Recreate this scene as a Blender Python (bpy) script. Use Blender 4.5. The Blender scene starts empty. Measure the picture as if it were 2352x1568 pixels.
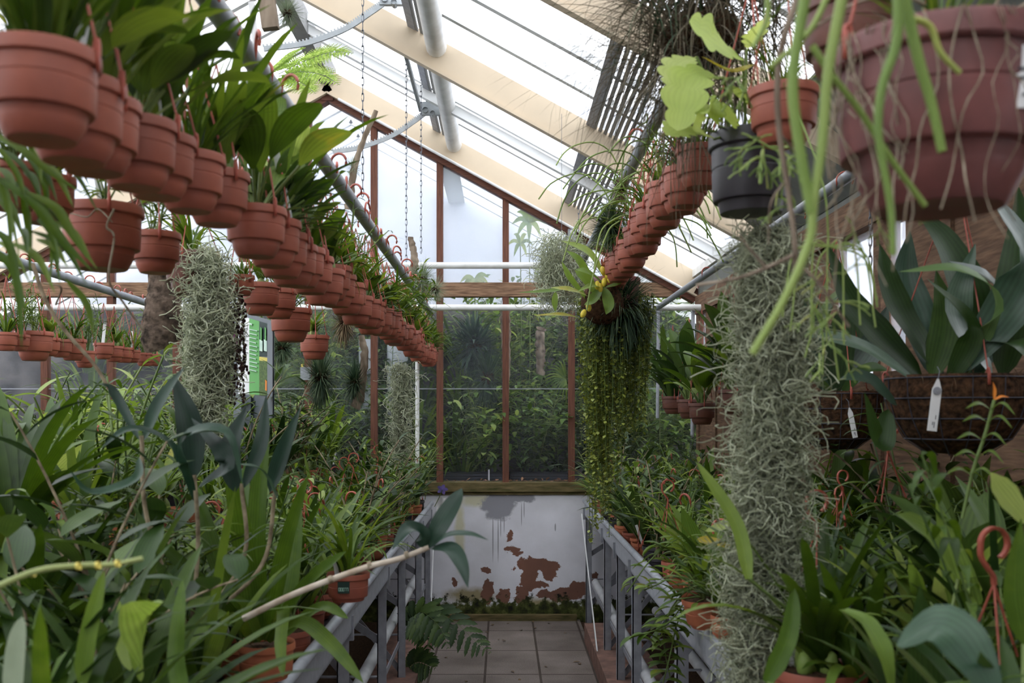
import bpy, math, random
import numpy as np
from mathutils import Vector, Matrix, Euler
PI = math.pi
R = random.Random(7)
G = np.random.default_rng(11)
C = bpy.context.scene.collection
F, CX, CY, EYE = 2287.0, 1155.0, 952.0, 1.6          # focal length in pixels, vanishing point, eye height

def P(px, py, Y):                                    # a pixel at a known distance -> point in the room
    return np.array([(px-CX)*Y/F, Y, EYE-(py-CY)*Y/F])
def PX(px, py, X):
    return P(px, py, X*F/(px-CX))

# ------------------------------------------------------------------ materials
def _mat(name):
    m = bpy.data.materials.new(name); m.use_nodes = True
    nt = m.node_tree; nt.nodes.clear()
    return m, nt, nt.nodes, nt.links
def _out(nt, sh):
    o = nt.nodes.new('ShaderNodeOutputMaterial'); nt.links.new(sh, o.inputs[0])
def N(nt, t, **kw):
    n = nt.nodes.new(t)
    for k, v in kw.items():
        if k.startswith('i_'): n.inputs[k[2:].replace('_', ' ')].default_value = v
        else: setattr(n, k, v)
    return n
def ramp(nt, fac, stops):
    r = nt.nodes.new('ShaderNodeValToRGB'); e = r.color_ramp.elements
    while len(e) < len(stops): e.new(.5)
    for el, (p, c) in zip(e, stops): el.position = p; el.color = (*c, 1)
    nt.links.new(fac, r.inputs[0]); return r
def coords(nt): return nt.nodes.new('ShaderNodeTexCoord').outputs['Object']
def simple(name, col, col2=None, scale=30, rough=.5, spec=.4, metal=0, bump=0, rnd=0, detail=4, stretch=None):
    m, nt, ns, lk = _mat(name)
    b = N(nt, 'ShaderNodeBsdfPrincipled'); b.inputs['Roughness'].default_value = rough
    b.inputs['Specular IOR Level'].default_value = spec; b.inputs['Metallic'].default_value = metal
    c2 = col2 or tuple(x*.75 for x in col)
    v = coords(nt)
    if stretch:
        mp = N(nt, 'ShaderNodeMapping'); mp.inputs['Scale'].default_value = stretch; lk.new(v, mp.inputs[0]); v = mp.outputs[0]
    t = N(nt, 'ShaderNodeTexNoise'); t.inputs['Scale'].default_value = scale; t.inputs['Detail'].default_value = detail
    lk.new(v, t.inputs['Vector'])
    r = ramp(nt, t.outputs['Fac'], [(.3, c2), (.68, col)])
    cout = r.outputs[0]
    if rnd:
        oi = nt.nodes.new('ShaderNodeObjectInfo'); hs = nt.nodes.new('ShaderNodeHueSaturation')
        mr = N(nt, 'ShaderNodeMapRange'); mr.inputs['To Min'].default_value = 1-rnd; mr.inputs['To Max'].default_value = 1+rnd
        lk.new(oi.outputs['Random'], mr.inputs[0]); lk.new(mr.outputs[0], hs.inputs['Value']); lk.new(cout, hs.inputs['Color']); cout = hs.outputs[0]
    lk.new(cout, b.inputs['Base Color'])
    if bump:
        bp = N(nt, 'ShaderNodeBump'); bp.inputs['Strength'].default_value = bump; bp.inputs['Distance'].default_value = .01
        lk.new(t.outputs['Fac'], bp.inputs['Height']); lk.new(bp.outputs[0], b.inputs['Normal'])
    _out(nt, b.outputs[0]); return m
def leafmat(name, dark, mid, light, trans=.30, rough=.46, spec=.30, tip=None, vein=.18):
    m, nt, ns, lk = _mat(name)
    at = N(nt, 'ShaderNodeAttribute', attribute_name='leaf')
    sp = nt.nodes.new('ShaderNodeSeparateColor'); lk.new(at.outputs['Color'], sp.inputs[0])
    oi = nt.nodes.new('ShaderNodeObjectInfo')
    ma = N(nt, 'ShaderNodeMath', operation='MULTIPLY_ADD'); ma.inputs[1].default_value = .25; lk.new(oi.outputs['Random'], ma.inputs[0]); lk.new(sp.outputs[0], ma.inputs[2])
    ns_ = N(nt, 'ShaderNodeTexNoise'); ns_.inputs['Scale'].default_value = 22; lk.new(coords(nt), ns_.inputs['Vector'])
    m2 = N(nt, 'ShaderNodeMath', operation='MULTIPLY_ADD'); m2.inputs[1].default_value = .35; lk.new(ns_.outputs['Fac'], m2.inputs[0]); lk.new(ma.outputs[0], m2.inputs[2])
    m3 = N(nt, 'ShaderNodeMath', operation='SUBTRACT'); m3.inputs[1].default_value = .28; lk.new(m2.outputs[0], m3.inputs[0])
    yl = tip or (.42, .34, .05)
    r = ramp(nt, m3.outputs[0], [(0, dark), (.45, mid), (.88, light), (1.0, yl)])
    wv = N(nt, 'ShaderNodeMath', operation='SINE'); mw = N(nt, 'ShaderNodeMath', operation='MULTIPLY'); mw.inputs[1].default_value = 26
    lk.new(sp.outputs[1], mw.inputs[0]); lk.new(mw.outputs[0], wv.inputs[0])
    mr = N(nt, 'ShaderNodeMapRange'); mr.inputs['From Min'].default_value = -1; mr.inputs['To Min'].default_value = 1-vein; mr.inputs['To Max'].default_value = 1+vein*.5
    lk.new(wv.outputs[0], mr.inputs[0])
    hs = nt.nodes.new('ShaderNodeHueSaturation'); lk.new(mr.outputs[0], hs.inputs['Value']); lk.new(r.outputs[0], hs.inputs['Color'])
    b = N(nt, 'ShaderNodeBsdfPrincipled'); b.inputs['Roughness'].default_value = rough; b.inputs['Specular IOR Level'].default_value = spec
    lk.new(hs.outputs[0], b.inputs['Base Color'])
    tr = nt.nodes.new('ShaderNodeBsdfTranslucent'); h2 = nt.nodes.new('ShaderNodeHueSaturation'); h2.inputs['Value'].default_value = 1.6; h2.inputs['Saturation'].default_value = 1.1; h2.inputs['Hue'].default_value = .485
    lk.new(hs.outputs[0], h2.inputs['Color']); lk.new(h2.outputs[0], tr.inputs[0])
    mx = nt.nodes.new('ShaderNodeMixShader'); mx.inputs[0].default_value = trans
    lk.new(b.outputs[0], mx.inputs[1]); lk.new(tr.outputs[0], mx.inputs[2]); _out(nt, mx.outputs[0]); return m
def panemat(name, haze, tint=(.86, .9, .98), tcol=(.97, .98, 1), gloss=.05):
    m, nt, ns, lk = _mat(name)
    tr = nt.nodes.new('ShaderNodeBsdfTransparent'); tr.inputs[0].default_value = (*tcol, 1)
    d = nt.nodes.new('ShaderNodeBsdfDiffuse'); d.inputs[0].default_value = (*tint, 1)
    t2 = nt.nodes.new('ShaderNodeBsdfTranslucent'); t2.inputs[0].default_value = (*tint, 1)
    g = nt.nodes.new('ShaderNodeBsdfGlossy'); g.inputs['Roughness'].default_value = .08
    a = nt.nodes.new('ShaderNodeMixShader'); a.inputs[0].default_value = .6; lk.new(d.outputs[0], a.inputs[1]); lk.new(t2.outputs[0], a.inputs[2])
    no = N(nt, 'ShaderNodeTexNoise'); no.inputs['Scale'].default_value = 1.7; no.inputs['Detail'].default_value = 5; lk.new(coords(nt), no.inputs['Vector'])
    mr = N(nt, 'ShaderNodeMapRange'); mr.inputs['From Min'].default_value = .3; mr.inputs['From Max'].default_value = .7; mr.inputs['To Min'].default_value = haze*.7; mr.inputs['To Max'].default_value = haze*1.3
    lk.new(no.outputs['Fac'], mr.inputs[0])
    b = nt.nodes.new('ShaderNodeMixShader'); lk.new(mr.outputs[0], b.inputs[0]); lk.new(tr.outputs[0], b.inputs[1]); lk.new(a.outputs[0], b.inputs[2])
    c = nt.nodes.new('ShaderNodeMixShader'); c.inputs[0].default_value = gloss; lk.new(b.outputs[0], c.inputs[1]); lk.new(g.outputs[0], c.inputs[2])
    _out(nt, c.outputs[0]); return m

M = {}
M['terra'] = simple('terracotta_plastic', (.34, .098, .058), (.25, .070, .044), 14, .5, .4, rnd=.16)
M['clay'] = simple('terracotta_clay', (.46, .155, .075), (.34, .11, .06), 18, .75, .2, rnd=.15, bump=.15)
M['maroon'] = simple('maroon_plastic', (.20, .068, .062), (.12, .045, .042), 14, .5, .4)
M['black'] = simple('black_plastic', (.03, .026, .032), (.02, .018, .022), 20, .4, .5)
M['brownpot'] = simple('brown_plastic', (.16, .06, .04), (.10, .04, .03), 20, .5, .4)
M['soil'] = simple('bark_compost', (.10, .06, .035), (.025, .016, .012), 120, .9, .1, bump=.8)
M['red'] = simple('red_plastic_hanger', (.42, .10, .065), (.33, .075, .05), 30, .4, .4, rnd=.15)
M['white'] = simple('white_plastic', (.80, .80, .80), (.66, .66, .66), 12, .5, .4)
M['ink'] = simple('ink', (.06, .06, .08), (.05, .05, .06), 10, .6, .2)
M['mid'] = leafmat('leaf_mid_green', (.020, .044, .007), (.066, .126, .015), (.18, .255, .042))
M['dark'] = leafmat('leaf_dark_green', (.010, .026, .007), (.030, .066, .014), (.088, .145, .031), trans=.18, rough=.45, tip=(.12, .2, .07))
M['light'] = leafmat('leaf_light_green', (.075, .14, .026), (.18, .275, .055), (.36, .43, .13), trans=.36)
M['blue'] = leafmat('leaf_blue_green', (.008, .022, .014), (.020, .052, .030), (.085, .15, .085), trans=.12, rough=.42, spec=.35, tip=(.16, .22, .15))
M['backleaf'] = leafmat('leaf_mid_brightened', (.045, .085, .022), (.13, .23, .05), (.34, .43, .12), trans=.35)  # mid green made lighter: extra brightness for plants behind the glass, in the colour
M['sheen'] = leafmat('leaf_painted_sheen', (.02, .045, .03), (.055, .10, .065), (.17, .24, .17), trans=.14, rough=.34, spec=.6, tip=(.3, .36, .28))  # paler grey-green base puts the sheen of some basket leaves into the colour
M['sage'] = leafmat('leaf_silver_green', (.10, .13, .085), (.22, .27, .18), (.40, .45, .33), trans=.2, rough=.7, spec=.15, tip=(.45, .45, .35), vein=.05)
M['needle'] = leafmat('leaf_needle', (.018, .04, .022), (.055, .095, .05), (.16, .21, .12), trans=.12, rough=.6, spec=.2, tip=(.25, .25, .14), vein=.05)
M['hair'] = leafmat('leaf_thread_brown', (.05, .042, .03), (.13, .11, .075), (.26, .23, .17), trans=.2, rough=.8, spec=.1, tip=(.3, .27, .2), vein=.02)
M['dry'] = leafmat('leaf_dry_brown', (.05, .032, .02), (.14, .095, .055), (.32, .25, .15), trans=.1, rough=.8, spec=.1, tip=(.4, .33, .2), vein=.05)
M['moss'] = leafmat('spanish_moss_strand', (.27, .29, .20), (.46, .49, .36), (.68, .71, .56), trans=.3, rough=.8, spec=.1, tip=(.55, .56, .45), vein=.02)
M['curtain'] = leafmat('trailing_vine_leaf', (.06, .08, .012), (.17, .20, .03), (.33, .38, .08), trans=.25, rough=.45, tip=(.34, .40, .12))
M['fern'] = leafmat('fern_bright', (.18, .30, .04), (.34, .50, .09), (.55, .68, .20), trans=.5, rough=.6)
M['oak'] = leafmat('lobed_leaf_pale', (.20, .30, .07), (.40, .50, .14), (.64, .70, .32), trans=.42, rough=.5, vein=.05)
M['cactus'] = leafmat('cactus_stem_green', (.07, .13, .03), (.17, .26, .055), (.28, .36, .10), trans=.12, rough=.45, tip=(.38, .4, .1), vein=.02)
M['stem'] = leafmat('stem_green', (.05, .09, .025), (.13, .19, .05), (.28, .32, .12), trans=.05, tip=(.4, .36, .15), vein=.02)
M['palecane'] = simple('pale_cane_skin', (.66, .60, .50), (.36, .27, .19), 14, .6, .3, stretch=(1, 1, 1))
M['cane'] = simple('cane_bark', (.36, .29, .19), (.10, .075, .045), 35, .7, .2, stretch=(1, 1, 1))
M['root'] = simple('aerial_root', (.40, .35, .26), (.20, .15, .10), 60, .8, .1)
M['wood'] = simple('driftwood', (.36, .29, .22), (.10, .07, .05), 24, .9, .1, bump=.6, stretch=(1, 1, .25))
M['bark'] = simple('cork_bark', (.17, .125, .095), (.02, .016, .013), 42, .95, .05, bump=1, detail=8)
M['coco'] = simple('coconut_fibre', (.10, .052, .028), (.016, .011, .009), 70, .95, .05, bump=1, detail=8)
M['steel'] = simple('galvanised_steel', (.42, .44, .48), (.33, .35, .39), 30, .5, .4, metal=.25)
M['steel2'] = simple('dark_galvanised_steel', (.33, .34, .375), (.24, .25, .28), 22, .5, .4, metal=.25)
M['chain'] = simple('chain_steel', (.17, .18, .21), (.11, .12, .14), 60, .45, .4, metal=.4)
M['alu'] = simple('grey_aluminium', (.42, .45, .47), (.34, .37, .39), 20, .5, .4, metal=.3)
M['slat'] = simple('grey_blind_slat', (.26, .26, .255), (.2, .2, .2), 12, .6, .3)
M['pipew'] = simple('white_painted_pipe', (.78, .79, .78), (.62, .62, .60), 9, .4, .5)
M['pipeg'] = simple('grey_hanging_pipe', (.26, .28, .31), (.17, .18, .20), 12, .4, .5)
M['heat'] = simple('heating_pipe_paint', (.52, .53, .54), (.40, .41, .42), 12, .5, .4)
M['cream'] = simple('cream_painted_steel', (.64, .53, .39), (.58, .48, .355), 5, .55, .3)
M['wbar'] = simple('white_glazing_bar', (.86, .88, .89), (.80, .82, .83), 6, .5, .3)
M['mull'] = simple('red_brown_timber', (.17, .072, .046), (.10, .043, .030), 16, .7, .2, bump=.2, stretch=(6, 6, .5))
M['mullh'] = simple('red_brown_rail', (.20, .085, .056), (.09, .042, .033), 16, .7, .2, bump=.2, stretch=(.5, 6, 6))
M['timber'] = simple('weathered_timber', (.34, .21, .13), (.12, .07, .045), 14, .8, .15, bump=.3, stretch=(.6, 6, 6))
M['plank'] = simple('brown_plank', (.20, .12, .075), (.09, .055, .038), 12, .8, .15, bump=.3, stretch=(6, .6, 6))
M['fascia'] = simple('grey_green_sheet', (.17, .18, .165), (.12, .125, .115), 4, .7, .2)
M['rock'] = simple('dark_rock', (.105, .10, .10), (.022, .022, .024), 5, .95, .1, bump=1, detail=10)
M['wallw'] = simple('white_back_sheet', (.80, .83, .90), (.70, .74, .84), 1.4, .8, .1)
M['sign'] = simple('sign_grey_frame', (.13, .15, .17), (.10, .115, .13), 10, .5, .4)
M['green'] = simple('sign_green', (.12, .36, .10), (.10, .32, .09), 3, .6, .3)
M['magenta'] = simple('sign_magenta', (.62, .08, .50), (.5, .05, .4), 6, .6, .3)
M['signdark'] = simple('sign_dark_picture', (.02, .045, .04), (.012, .02, .02), 12, .6, .3)
M['signgreen'] = simple('sign_leaf_picture', (.10, .16, .03), (.02, .05, .015), 90, .6, .3)
M['signpale'] = simple('sign_pale_flower', (.55, .68, .58), (.35, .5, .42), 30, .6, .3)
M['yellow'] = simple('yellow_band', (.62, .52, .12), (.55, .46, .1), 8, .6, .3)
M['orange'] = simple('orange_petal', (.70, .24, .03), (.6, .18, .03), 20, .6, .3)
M['violet'] = simple('violet_petal', (.28, .22, .62), (.2, .15, .5), 30, .6, .3)
M['lip'] = simple('yellow_flower', (.70, .58, .06), (.55, .42, .05), 40, .5, .3)
M['tag'] = simple('dark_green_tag', (.012, .035, .03), (.01, .025, .02), 10, .4, .5)
M['tagtext'] = simple('pale_green_lettering', (.35, .55, .45), (.3, .5, .4), 10, .6, .3)
M['pod'] = simple('dry_dark_bead', (.055, .022, .018), (.02, .01, .01), 40, .7, .2)
M['tray'] = simple('black_tray', (.010, .013, .017), (.008, .008, .010), 10, .4, .5)
M['litter'] = simple('dead_leaf', (.42, .22, .12), (.25, .12, .07), 30, .8, .1)
M['box'] = simple('grey_box_plastic', (.30, .32, .34), (.25, .27, .29), 8, .5, .4)
M['column'] = simple('pale_grey_cylinder', (.55, .58, .60), (.45, .48, .5), 4, .6, .3)
M['roofp'] = panemat('roof_pane', .10, gloss=.01)
M['glass'] = panemat('gable_glass', .028, tint=(.80, .86, .97), gloss=.008)
M['glassu'] = panemat('gable_glass_misted', .20, tint=(.80, .86, .97), gloss=.008)
M['brick'] = simple('plinth_brick', (.27, .155, .125), (.13, .085, .07), 12, .9, .1, bump=.4)

def floormat():
    m, nt, ns, lk = _mat('paving_slabs')
    v = coords(nt); mp = N(nt, 'ShaderNodeMapping'); mp.inputs['Location'].default_value = (.11, .06, 0); lk.new(v, mp.inputs[0])
    br = N(nt, 'ShaderNodeTexBrick'); br.offset = 0; br.inputs['Scale'].default_value = 1
    br.inputs['Brick Width'].default_value = .34; br.inputs['Row Height'].default_value = .62; br.inputs['Mortar Size'].default_value = .008
    br.inputs['Color1'].default_value = (.225, .195, .178, 1); br.inputs['Color2'].default_value = (.185, .16, .148, 1); br.inputs['Mortar'].default_value = (.07, .055, .045, 1)
    lk.new(mp.outputs[0], br.inputs['Vector'])
    n = N(nt, 'ShaderNodeTexNoise'); n.inputs['Scale'].default_value = 180; n.inputs['Detail'].default_value = 3; lk.new(v, n.inputs['Vector'])
    n2 = N(nt, 'ShaderNodeTexNoise'); n2.inputs['Scale'].default_value = 3; n2.inputs['Detail'].default_value = 6; lk.new(v, n2.inputs['Vector'])
    r = ramp(nt, n.outputs['Fac'], [(.3, (.62, .60, .58)), (.7, (1.2, 1.16, 1.12))]); r2 = ramp(nt, n2.outputs['Fac'], [(.3, (.62, .6, .58)), (.7, (1.1, 1.1, 1.1))])
    a = N(nt, 'ShaderNodeMixRGB', blend_type='MULTIPLY'); a.inputs[0].default_value = 1; lk.new(br.outputs['Color'], a.inputs[1]); lk.new(r.outputs[0], a.inputs[2])
    c = N(nt, 'ShaderNodeMixRGB', blend_type='MULTIPLY'); c.inputs[0].default_value = 1; lk.new(a.outputs[0], c.inputs[1]); lk.new(r2.outputs[0], c.inputs[2])
    b = N(nt, 'ShaderNodeBsdfPrincipled'); b.inputs['Roughness'].default_value = .8; b.inputs['Specular IOR Level'].default_value = .25
    bp = N(nt, 'ShaderNodeBump'); bp.inputs['Strength'].default_value = .3; bp.inputs['Distance'].default_value = .005; lk.new(n.outputs['Fac'], bp.inputs['Height']); lk.new(bp.outputs[0], b.inputs['Normal'])
    lk.new(c.outputs[0], b.inputs['Base Color']); _out(nt, b.outputs[0]); return m
M['floor'] = floormat()

def wallmat():
    """white limewash with flaked brick patches, a grey cement repair, run marks and moss at the foot"""
    S = 295.5
    m, nt, ns, lk = _mat('flaking_limewash')
    v = coords(nt)
    no = N(nt, 'ShaderNodeTexNoise'); no.inputs['Scale'].default_value = 17; no.inputs['Detail'].default_value = 7; no.inputs['Roughness'].default_value = .62; lk.new(v, no.inputs['Vector'])
    wn = N(nt, 'ShaderNodeTexNoise'); wn.inputs['Scale'].default_value = 9; wn.inputs['Detail'].default_value = 9; wn.inputs['Roughness'].default_value = .68; lk.new(v, wn.inputs['Vector'])
    ws = N(nt, 'ShaderNodeVectorMath', operation='SUBTRACT'); ws.inputs[1].default_value = (.5, .5, .5); lk.new(wn.outputs['Color'], ws.inputs[0])
    wm = N(nt, 'ShaderNodeVectorMath', operation='MULTIPLY_ADD'); wm.inputs[1].default_value = (.15, 0, .15); lk.new(ws.outputs[0], wm.inputs[0]); lk.new(v, wm.inputs[2])
    def blobs(lst, warp=False):
        prev = None
        for (px, py, rx, ry) in lst:
            cx, cz = (px-CX)/S, EYE-(py-CY)/S
            s = N(nt, 'ShaderNodeVectorMath', operation='SUBTRACT'); s.inputs[1].default_value = (cx, 0, cz); lk.new(wm.outputs[0] if warp else v, s.inputs[0])
            q = N(nt, 'ShaderNodeVectorMath', operation='MULTIPLY'); q.inputs[1].default_value = (S/rx, 0, S/ry); lk.new(s.outputs[0], q.inputs[0])
            l = N(nt, 'ShaderNodeVectorMath', operation='LENGTH'); lk.new(q.outputs[0], l.inputs[0])
            if prev is None: prev = l.outputs['Value']
            else:
                mn = N(nt, 'ShaderNodeMath', operation='MINIMUM'); lk.new(prev, mn.inputs[0]); lk.new(l.outputs['Value'], mn.inputs[1]); prev = mn.outputs[0]
        return prev
    def mask(dist, amp, lo, hi):
        a = N(nt, 'ShaderNodeMath', operation='MULTIPLY_ADD'); a.inputs[1].default_value = amp; lk.new(no.outputs['Fac'], a.inputs[0]); lk.new(dist, a.inputs[2])
        mr = N(nt, 'ShaderNodeMapRange'); mr.inputs['From Min'].default_value = lo; mr.inputs['From Max'].default_value = hi; mr.inputs['To Min'].default_value = 1; mr.inputs['To Max'].default_value = 0
        lk.new(a.outputs[0], mr.inputs[0]); return mr.outputs[0]
    def mix(fac, a, b):
        x = N(nt, 'ShaderNodeMixRGB'); lk.new(fac, x.inputs[0])
        if isinstance(a, tuple): x.inputs[1].default_value = (*a, 1)
        else: lk.new(a, x.inputs[1])
        if isinstance(b, tuple): x.inputs[2].default_value = (*b, 1)
        else: lk.new(b, x.inputs[2])
        return x.outputs[0]
    n2 = N(nt, 'ShaderNodeTexNoise'); n2.inputs['Scale'].default_value = 4; n2.inputs['Detail'].default_value = 6; lk.new(v, n2.inputs['Vector'])
    base = ramp(nt, n2.outputs['Fac'], [(.3, (.66, .66, .70)), (.7, (.80, .80, .86))]).outputs[0]
    base = mix(mask(blobs([(1055, 1230, 14, 95), (1100, 1150, 60, 18)]), .8, .9, 1.5), base, (.62, .60, .44))
    base = mix(mask(blobs([(1080, 1370, 70, 22), (950, 1395, 60, 22), (1240, 1388, 60, 16)]), .9, .9, 1.6), base, (.34, .29, .17))
    base = mix(mask(blobs([(1145, 1158, 46, 40), (1195, 1142, 38, 15)], True), .9, 1.2, 1.45), base, (.30, .30, .33))
    base = mix(mask(blobs([(1132, 1235, 1.2, 55), (1144, 1240, 1.2, 50), (1150, 1205, 1.0, 30), (1158, 1200, 1.0, 24), (1204, 1170, 1., 20), (1198, 1182, 1, 26), (1276, 1212, 1.6, 9)]), .3, 1.0, 1.3), base, (.30, .30, .32))
    bricks = blobs([(1246, 1300, 34, 15), (1212, 1298, 24, 14), (1214, 1330, 15, 28), (1230, 1345, 26, 7), (1176, 1264, 17, 6), (1190, 1273, 10, 5), (1172, 1234, 6, 10), (1113, 1311, 12, 8), (1042, 1342, 8, 10),
                    (1262, 1320, 14, 12), (1120, 1362, 13, 28), (1158, 1374, 14, 20), (1199, 1372, 14, 20), (1290, 1368, 46, 14), (1330, 1352, 22, 16), (1365, 1330, 8, 14), (1176, 1306, 4, 3)], True)
    bcol = ramp(nt, n2.outputs['Fac'], [(.3, (.16, .085, .065)), (.7, (.23, .115, .082))]).outputs[0]
    base = mix(mask(bricks, .5, 1.36, 1.40), base, bcol)
    sx = nt.nodes.new('ShaderNodeSeparateXYZ'); lk.new(v, sx.inputs[0])
    a = N(nt, 'ShaderNodeMath', operation='MULTIPLY_ADD'); a.inputs[1].default_value = .34; lk.new(no.outputs['Fac'], a.inputs[0]); lk.new(sx.outputs['Z'], a.inputs[2])
    mr = N(nt, 'ShaderNodeMapRange'); mr.inputs['From Min'].default_value = .31; mr.inputs['From Max'].default_value = .345; mr.inputs['To Min'].default_value = 1; mr.inputs['To Max'].default_value = 0; lk.new(a.outputs[0], mr.inputs[0])
    mcol = ramp(nt, no.outputs['Fac'], [(.35, (.018, .017, .014)), (.5, (.05, .06, .018)), (.65, (.13, .14, .045))]).outputs[0]
    base = mix(mr.outputs[0], base, mcol)
    b = N(nt, 'ShaderNodeBsdfPrincipled'); b.inputs['Roughness'].default_value = .9; b.inputs['Specular IOR Level'].default_value = .1; lk.new(base, b.inputs['Base Color'])
    bp = N(nt, 'ShaderNodeBump'); bp.inputs['Strength'].default_value = .15; bp.inputs['Distance'].default_value = .01; lk.new(no.outputs['Fac'], bp.inputs['Height']); lk.new(bp.outputs[0], b.inputs['Normal'])
    _out(nt, b.outputs[0]); return m
M['limewash'] = wallmat()
M['sill'] = simple('mossy_sill_timber', (.20, .15, .075), (.06, .06, .022), 9, .85, .1, bump=.3, stretch=(.8, 4, 4))

# ------------------------------------------------------------------ mesh building
class MB:
    def __init__(s): s.V = []; s.Q = []; s.A = []; s.n = 0; s.MI = []
    def add(s, v, q, a=None, mi=0):
        v = np.asarray(v, float).reshape(-1, 3); q = np.asarray(q, int).reshape(-1, 4)
        s.V.append(v); s.Q.append(q+s.n); s.n += len(v); s.MI.append(np.full(len(q), mi))
        s.A.append(np.zeros((len(v), 3)) + .4 if a is None else np.asarray(a, float).reshape(-1, 3)); return s
    def mesh(s, name, mats, smooth=True):
        v = np.concatenate(s.V); q = np.concatenate(s.Q); a = np.concatenate(s.A)
        tri = q[:, 2] == q[:, 3]
        cnt = np.where(tri, 3, 4); idx = np.concatenate([q[i, :cnt[i]] for i in range(0)]) if False else None
        keep = np.ones(q.shape, bool); keep[tri, 3] = False
        loops = q[keep]
        m = bpy.data.meshes.new(name)
        m.vertices.add(len(v)); m.vertices.foreach_set('co', v.astype(np.float32).ravel())
        m.loops.add(len(loops)); m.loops.foreach_set('vertex_index', loops.astype(np.int32))
        st = np.concatenate([[0], np.cumsum(cnt)[:-1]])
        m.polygons.add(len(q)); m.polygons.foreach_set('loop_start', st.astype(np.int32))
        m.polygons.foreach_set('material_index', np.concatenate(s.MI).astype(np.int32))
        m.polygons.foreach_set('use_smooth', np.full(len(q), smooth))
        at = m.attributes.new('leaf', 'FLOAT_COLOR', 'POINT')
        at.data.foreach_set('color', np.concatenate([a, np.ones((len(a), 1))], 1).astype(np.float32).ravel())
        for k in (mats if isinstance(mats, (list, tuple)) else [mats]): m.materials.append(M[k])
        m.update(calc_edges=True); m.validate(); return m

def nrm(a): return a/np.maximum(np.linalg.norm(a, axis=-1, keepdims=True), 1e-9)
def box(mb, lo, hi, mi=0):
    x0, y0, z0 = lo; x1, y1, z1 = hi
    v = [(x0,y0,z0),(x1,y0,z0),(x1,y1,z0),(x0,y1,z0),(x0,y0,z1),(x1,y0,z1),(x1,y1,z1),(x0,y1,z1)]
    return mb.add(v, [(0,3,2,1),(4,5,6,7),(0,1,5,4),(1,2,6,5),(2,3,7,6),(3,0,4,7)], mi=mi)
def bar(mb, p0, p1, w, h, up=(0, 0, 1), mi=0):
    """box from p0 to p1, w across, h along the up direction"""
    p0 = np.array(p0, float); p1 = np.array(p1, float); t = nrm(p1-p0); s = np.cross(t, np.array(up, float))
    if np.linalg.norm(s) < 1e-4: s = np.cross(t, (1, 0, 0))
    s = nrm(s); u = np.cross(s, t)
    v = []
    for p in (p0, p1):
        for a, b in ((-1,-1),(1,-1),(1,1),(-1,1)): v.append(p+s*a*w/2+u*b*h/2)
    return mb.add(v, [(0,1,2,3),(7,6,5,4),(0,4,5,1),(1,5,6,2),(2,6,7,3),(3,7,4,0)], mi=mi)
def lathe(mb, prof, seg=24, c=(0, 0, 0), mi=0, cap=True):
    pr = np.array(prof, float)
    if cap:                                           # crisp corners: split the profile where it turns sharply
        d = nrm(np.diff(pr, axis=0)); cut = [i+1 for i in range(len(d)-1) if (d[i]*d[i+1]).sum() < .82]
        for a, b_ in zip([0]+cut, cut+[len(pr)-1]): lathe(mb, pr[a:b_+1], seg, c, mi, False)
        return mb
    n = len(pr); th = np.linspace(0, 2*PI, seg, endpoint=False)
    v = np.stack([pr[:, 0][:, None]*np.cos(th), pr[:, 0][:, None]*np.sin(th), np.repeat(pr[:, 1][:, None], seg, 1)], -1)+np.array(c)
    q = [(i*seg+j, i*seg+(j+1) % seg, (i+1)*seg+(j+1) % seg, (i+1)*seg+j) for i in range(n-1) for j in range(seg)]
    return mb.add(v, q, mi=mi)
def tubes(mb, Pn, rad, sides=5, tint=None, mi=0, cap=False):
    """Pn (S,n,3) polylines -> tubes; rad scalar, (n,) or (S,n)"""
    Pn = np.asarray(Pn, float)
    if Pn.ndim == 2: Pn = Pn[None]
    S, n, _ = Pn.shape
    T = nrm(np.gradient(Pn, axis=1)); ref = np.zeros_like(T); ref[..., 2] = 1
    par = np.abs(T[..., 2]).mean(1) > .8; ref[par] = (1, 0, 0)
    a = nrm(np.cross(T, ref)); b = np.cross(a, T)
    th = np.linspace(0, 2*PI, sides, endpoint=False)
    rad = np.broadcast_to(np.asarray(rad, float), (S, n))
    v = Pn[:, :, None]+rad[:, :, None, None]*(a[:, :, None]*np.cos(th)[:, None]+b[:, :, None]*np.sin(th)[:, None])
    i = np.arange(n-1)[:, None]; j = np.arange(sides)[None]; j2 = (j+1) % sides
    q = np.stack([i*sides+j+0*j2, i*sides+j2, (i+1)*sides+j2, (i+1)*sides+j], -1).reshape(-1, 4)
    if cap and sides == 4: pass
    Q = (q[None]+(np.arange(S)*n*sides)[:, None, None]).reshape(-1, 4)
    tt = np.full(S, .4) if tint is None else np.broadcast_to(np.asarray(tint, float), (S,))
    A = np.zeros((S, n, sides, 3)); A[..., 0] = tt[:, None, None]; A[..., 2] = np.linspace(0, 1, n)[None, :, None]
    return mb.add(v, Q, A, mi)
PROF = {
    'strap': lambda t: np.minimum(1, .5+3*t)*np.maximum(1-t**5, 0)**.7,
    'lance': lambda t: np.maximum(np.sin(PI*np.clip(t, 0, 1)**.75), 0)**.85+.05*(1-t),
    'oval': lambda t: np.maximum(np.sin(PI*np.clip((t-.12)/.88, 0, 1)**.95), 0)**.62+.07*(1-t),
    'spoon': lambda t: np.maximum(np.sin(PI*np.clip((t-.05)/.95, 0, 1)**1.25), 0)**.55+.09*(1-t),
    'grass': lambda t: (1-t)**.6,
    'round': lambda t: np.maximum(np.sin(PI*np.clip(t, 0, 1)), 0)**.55,
}
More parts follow.
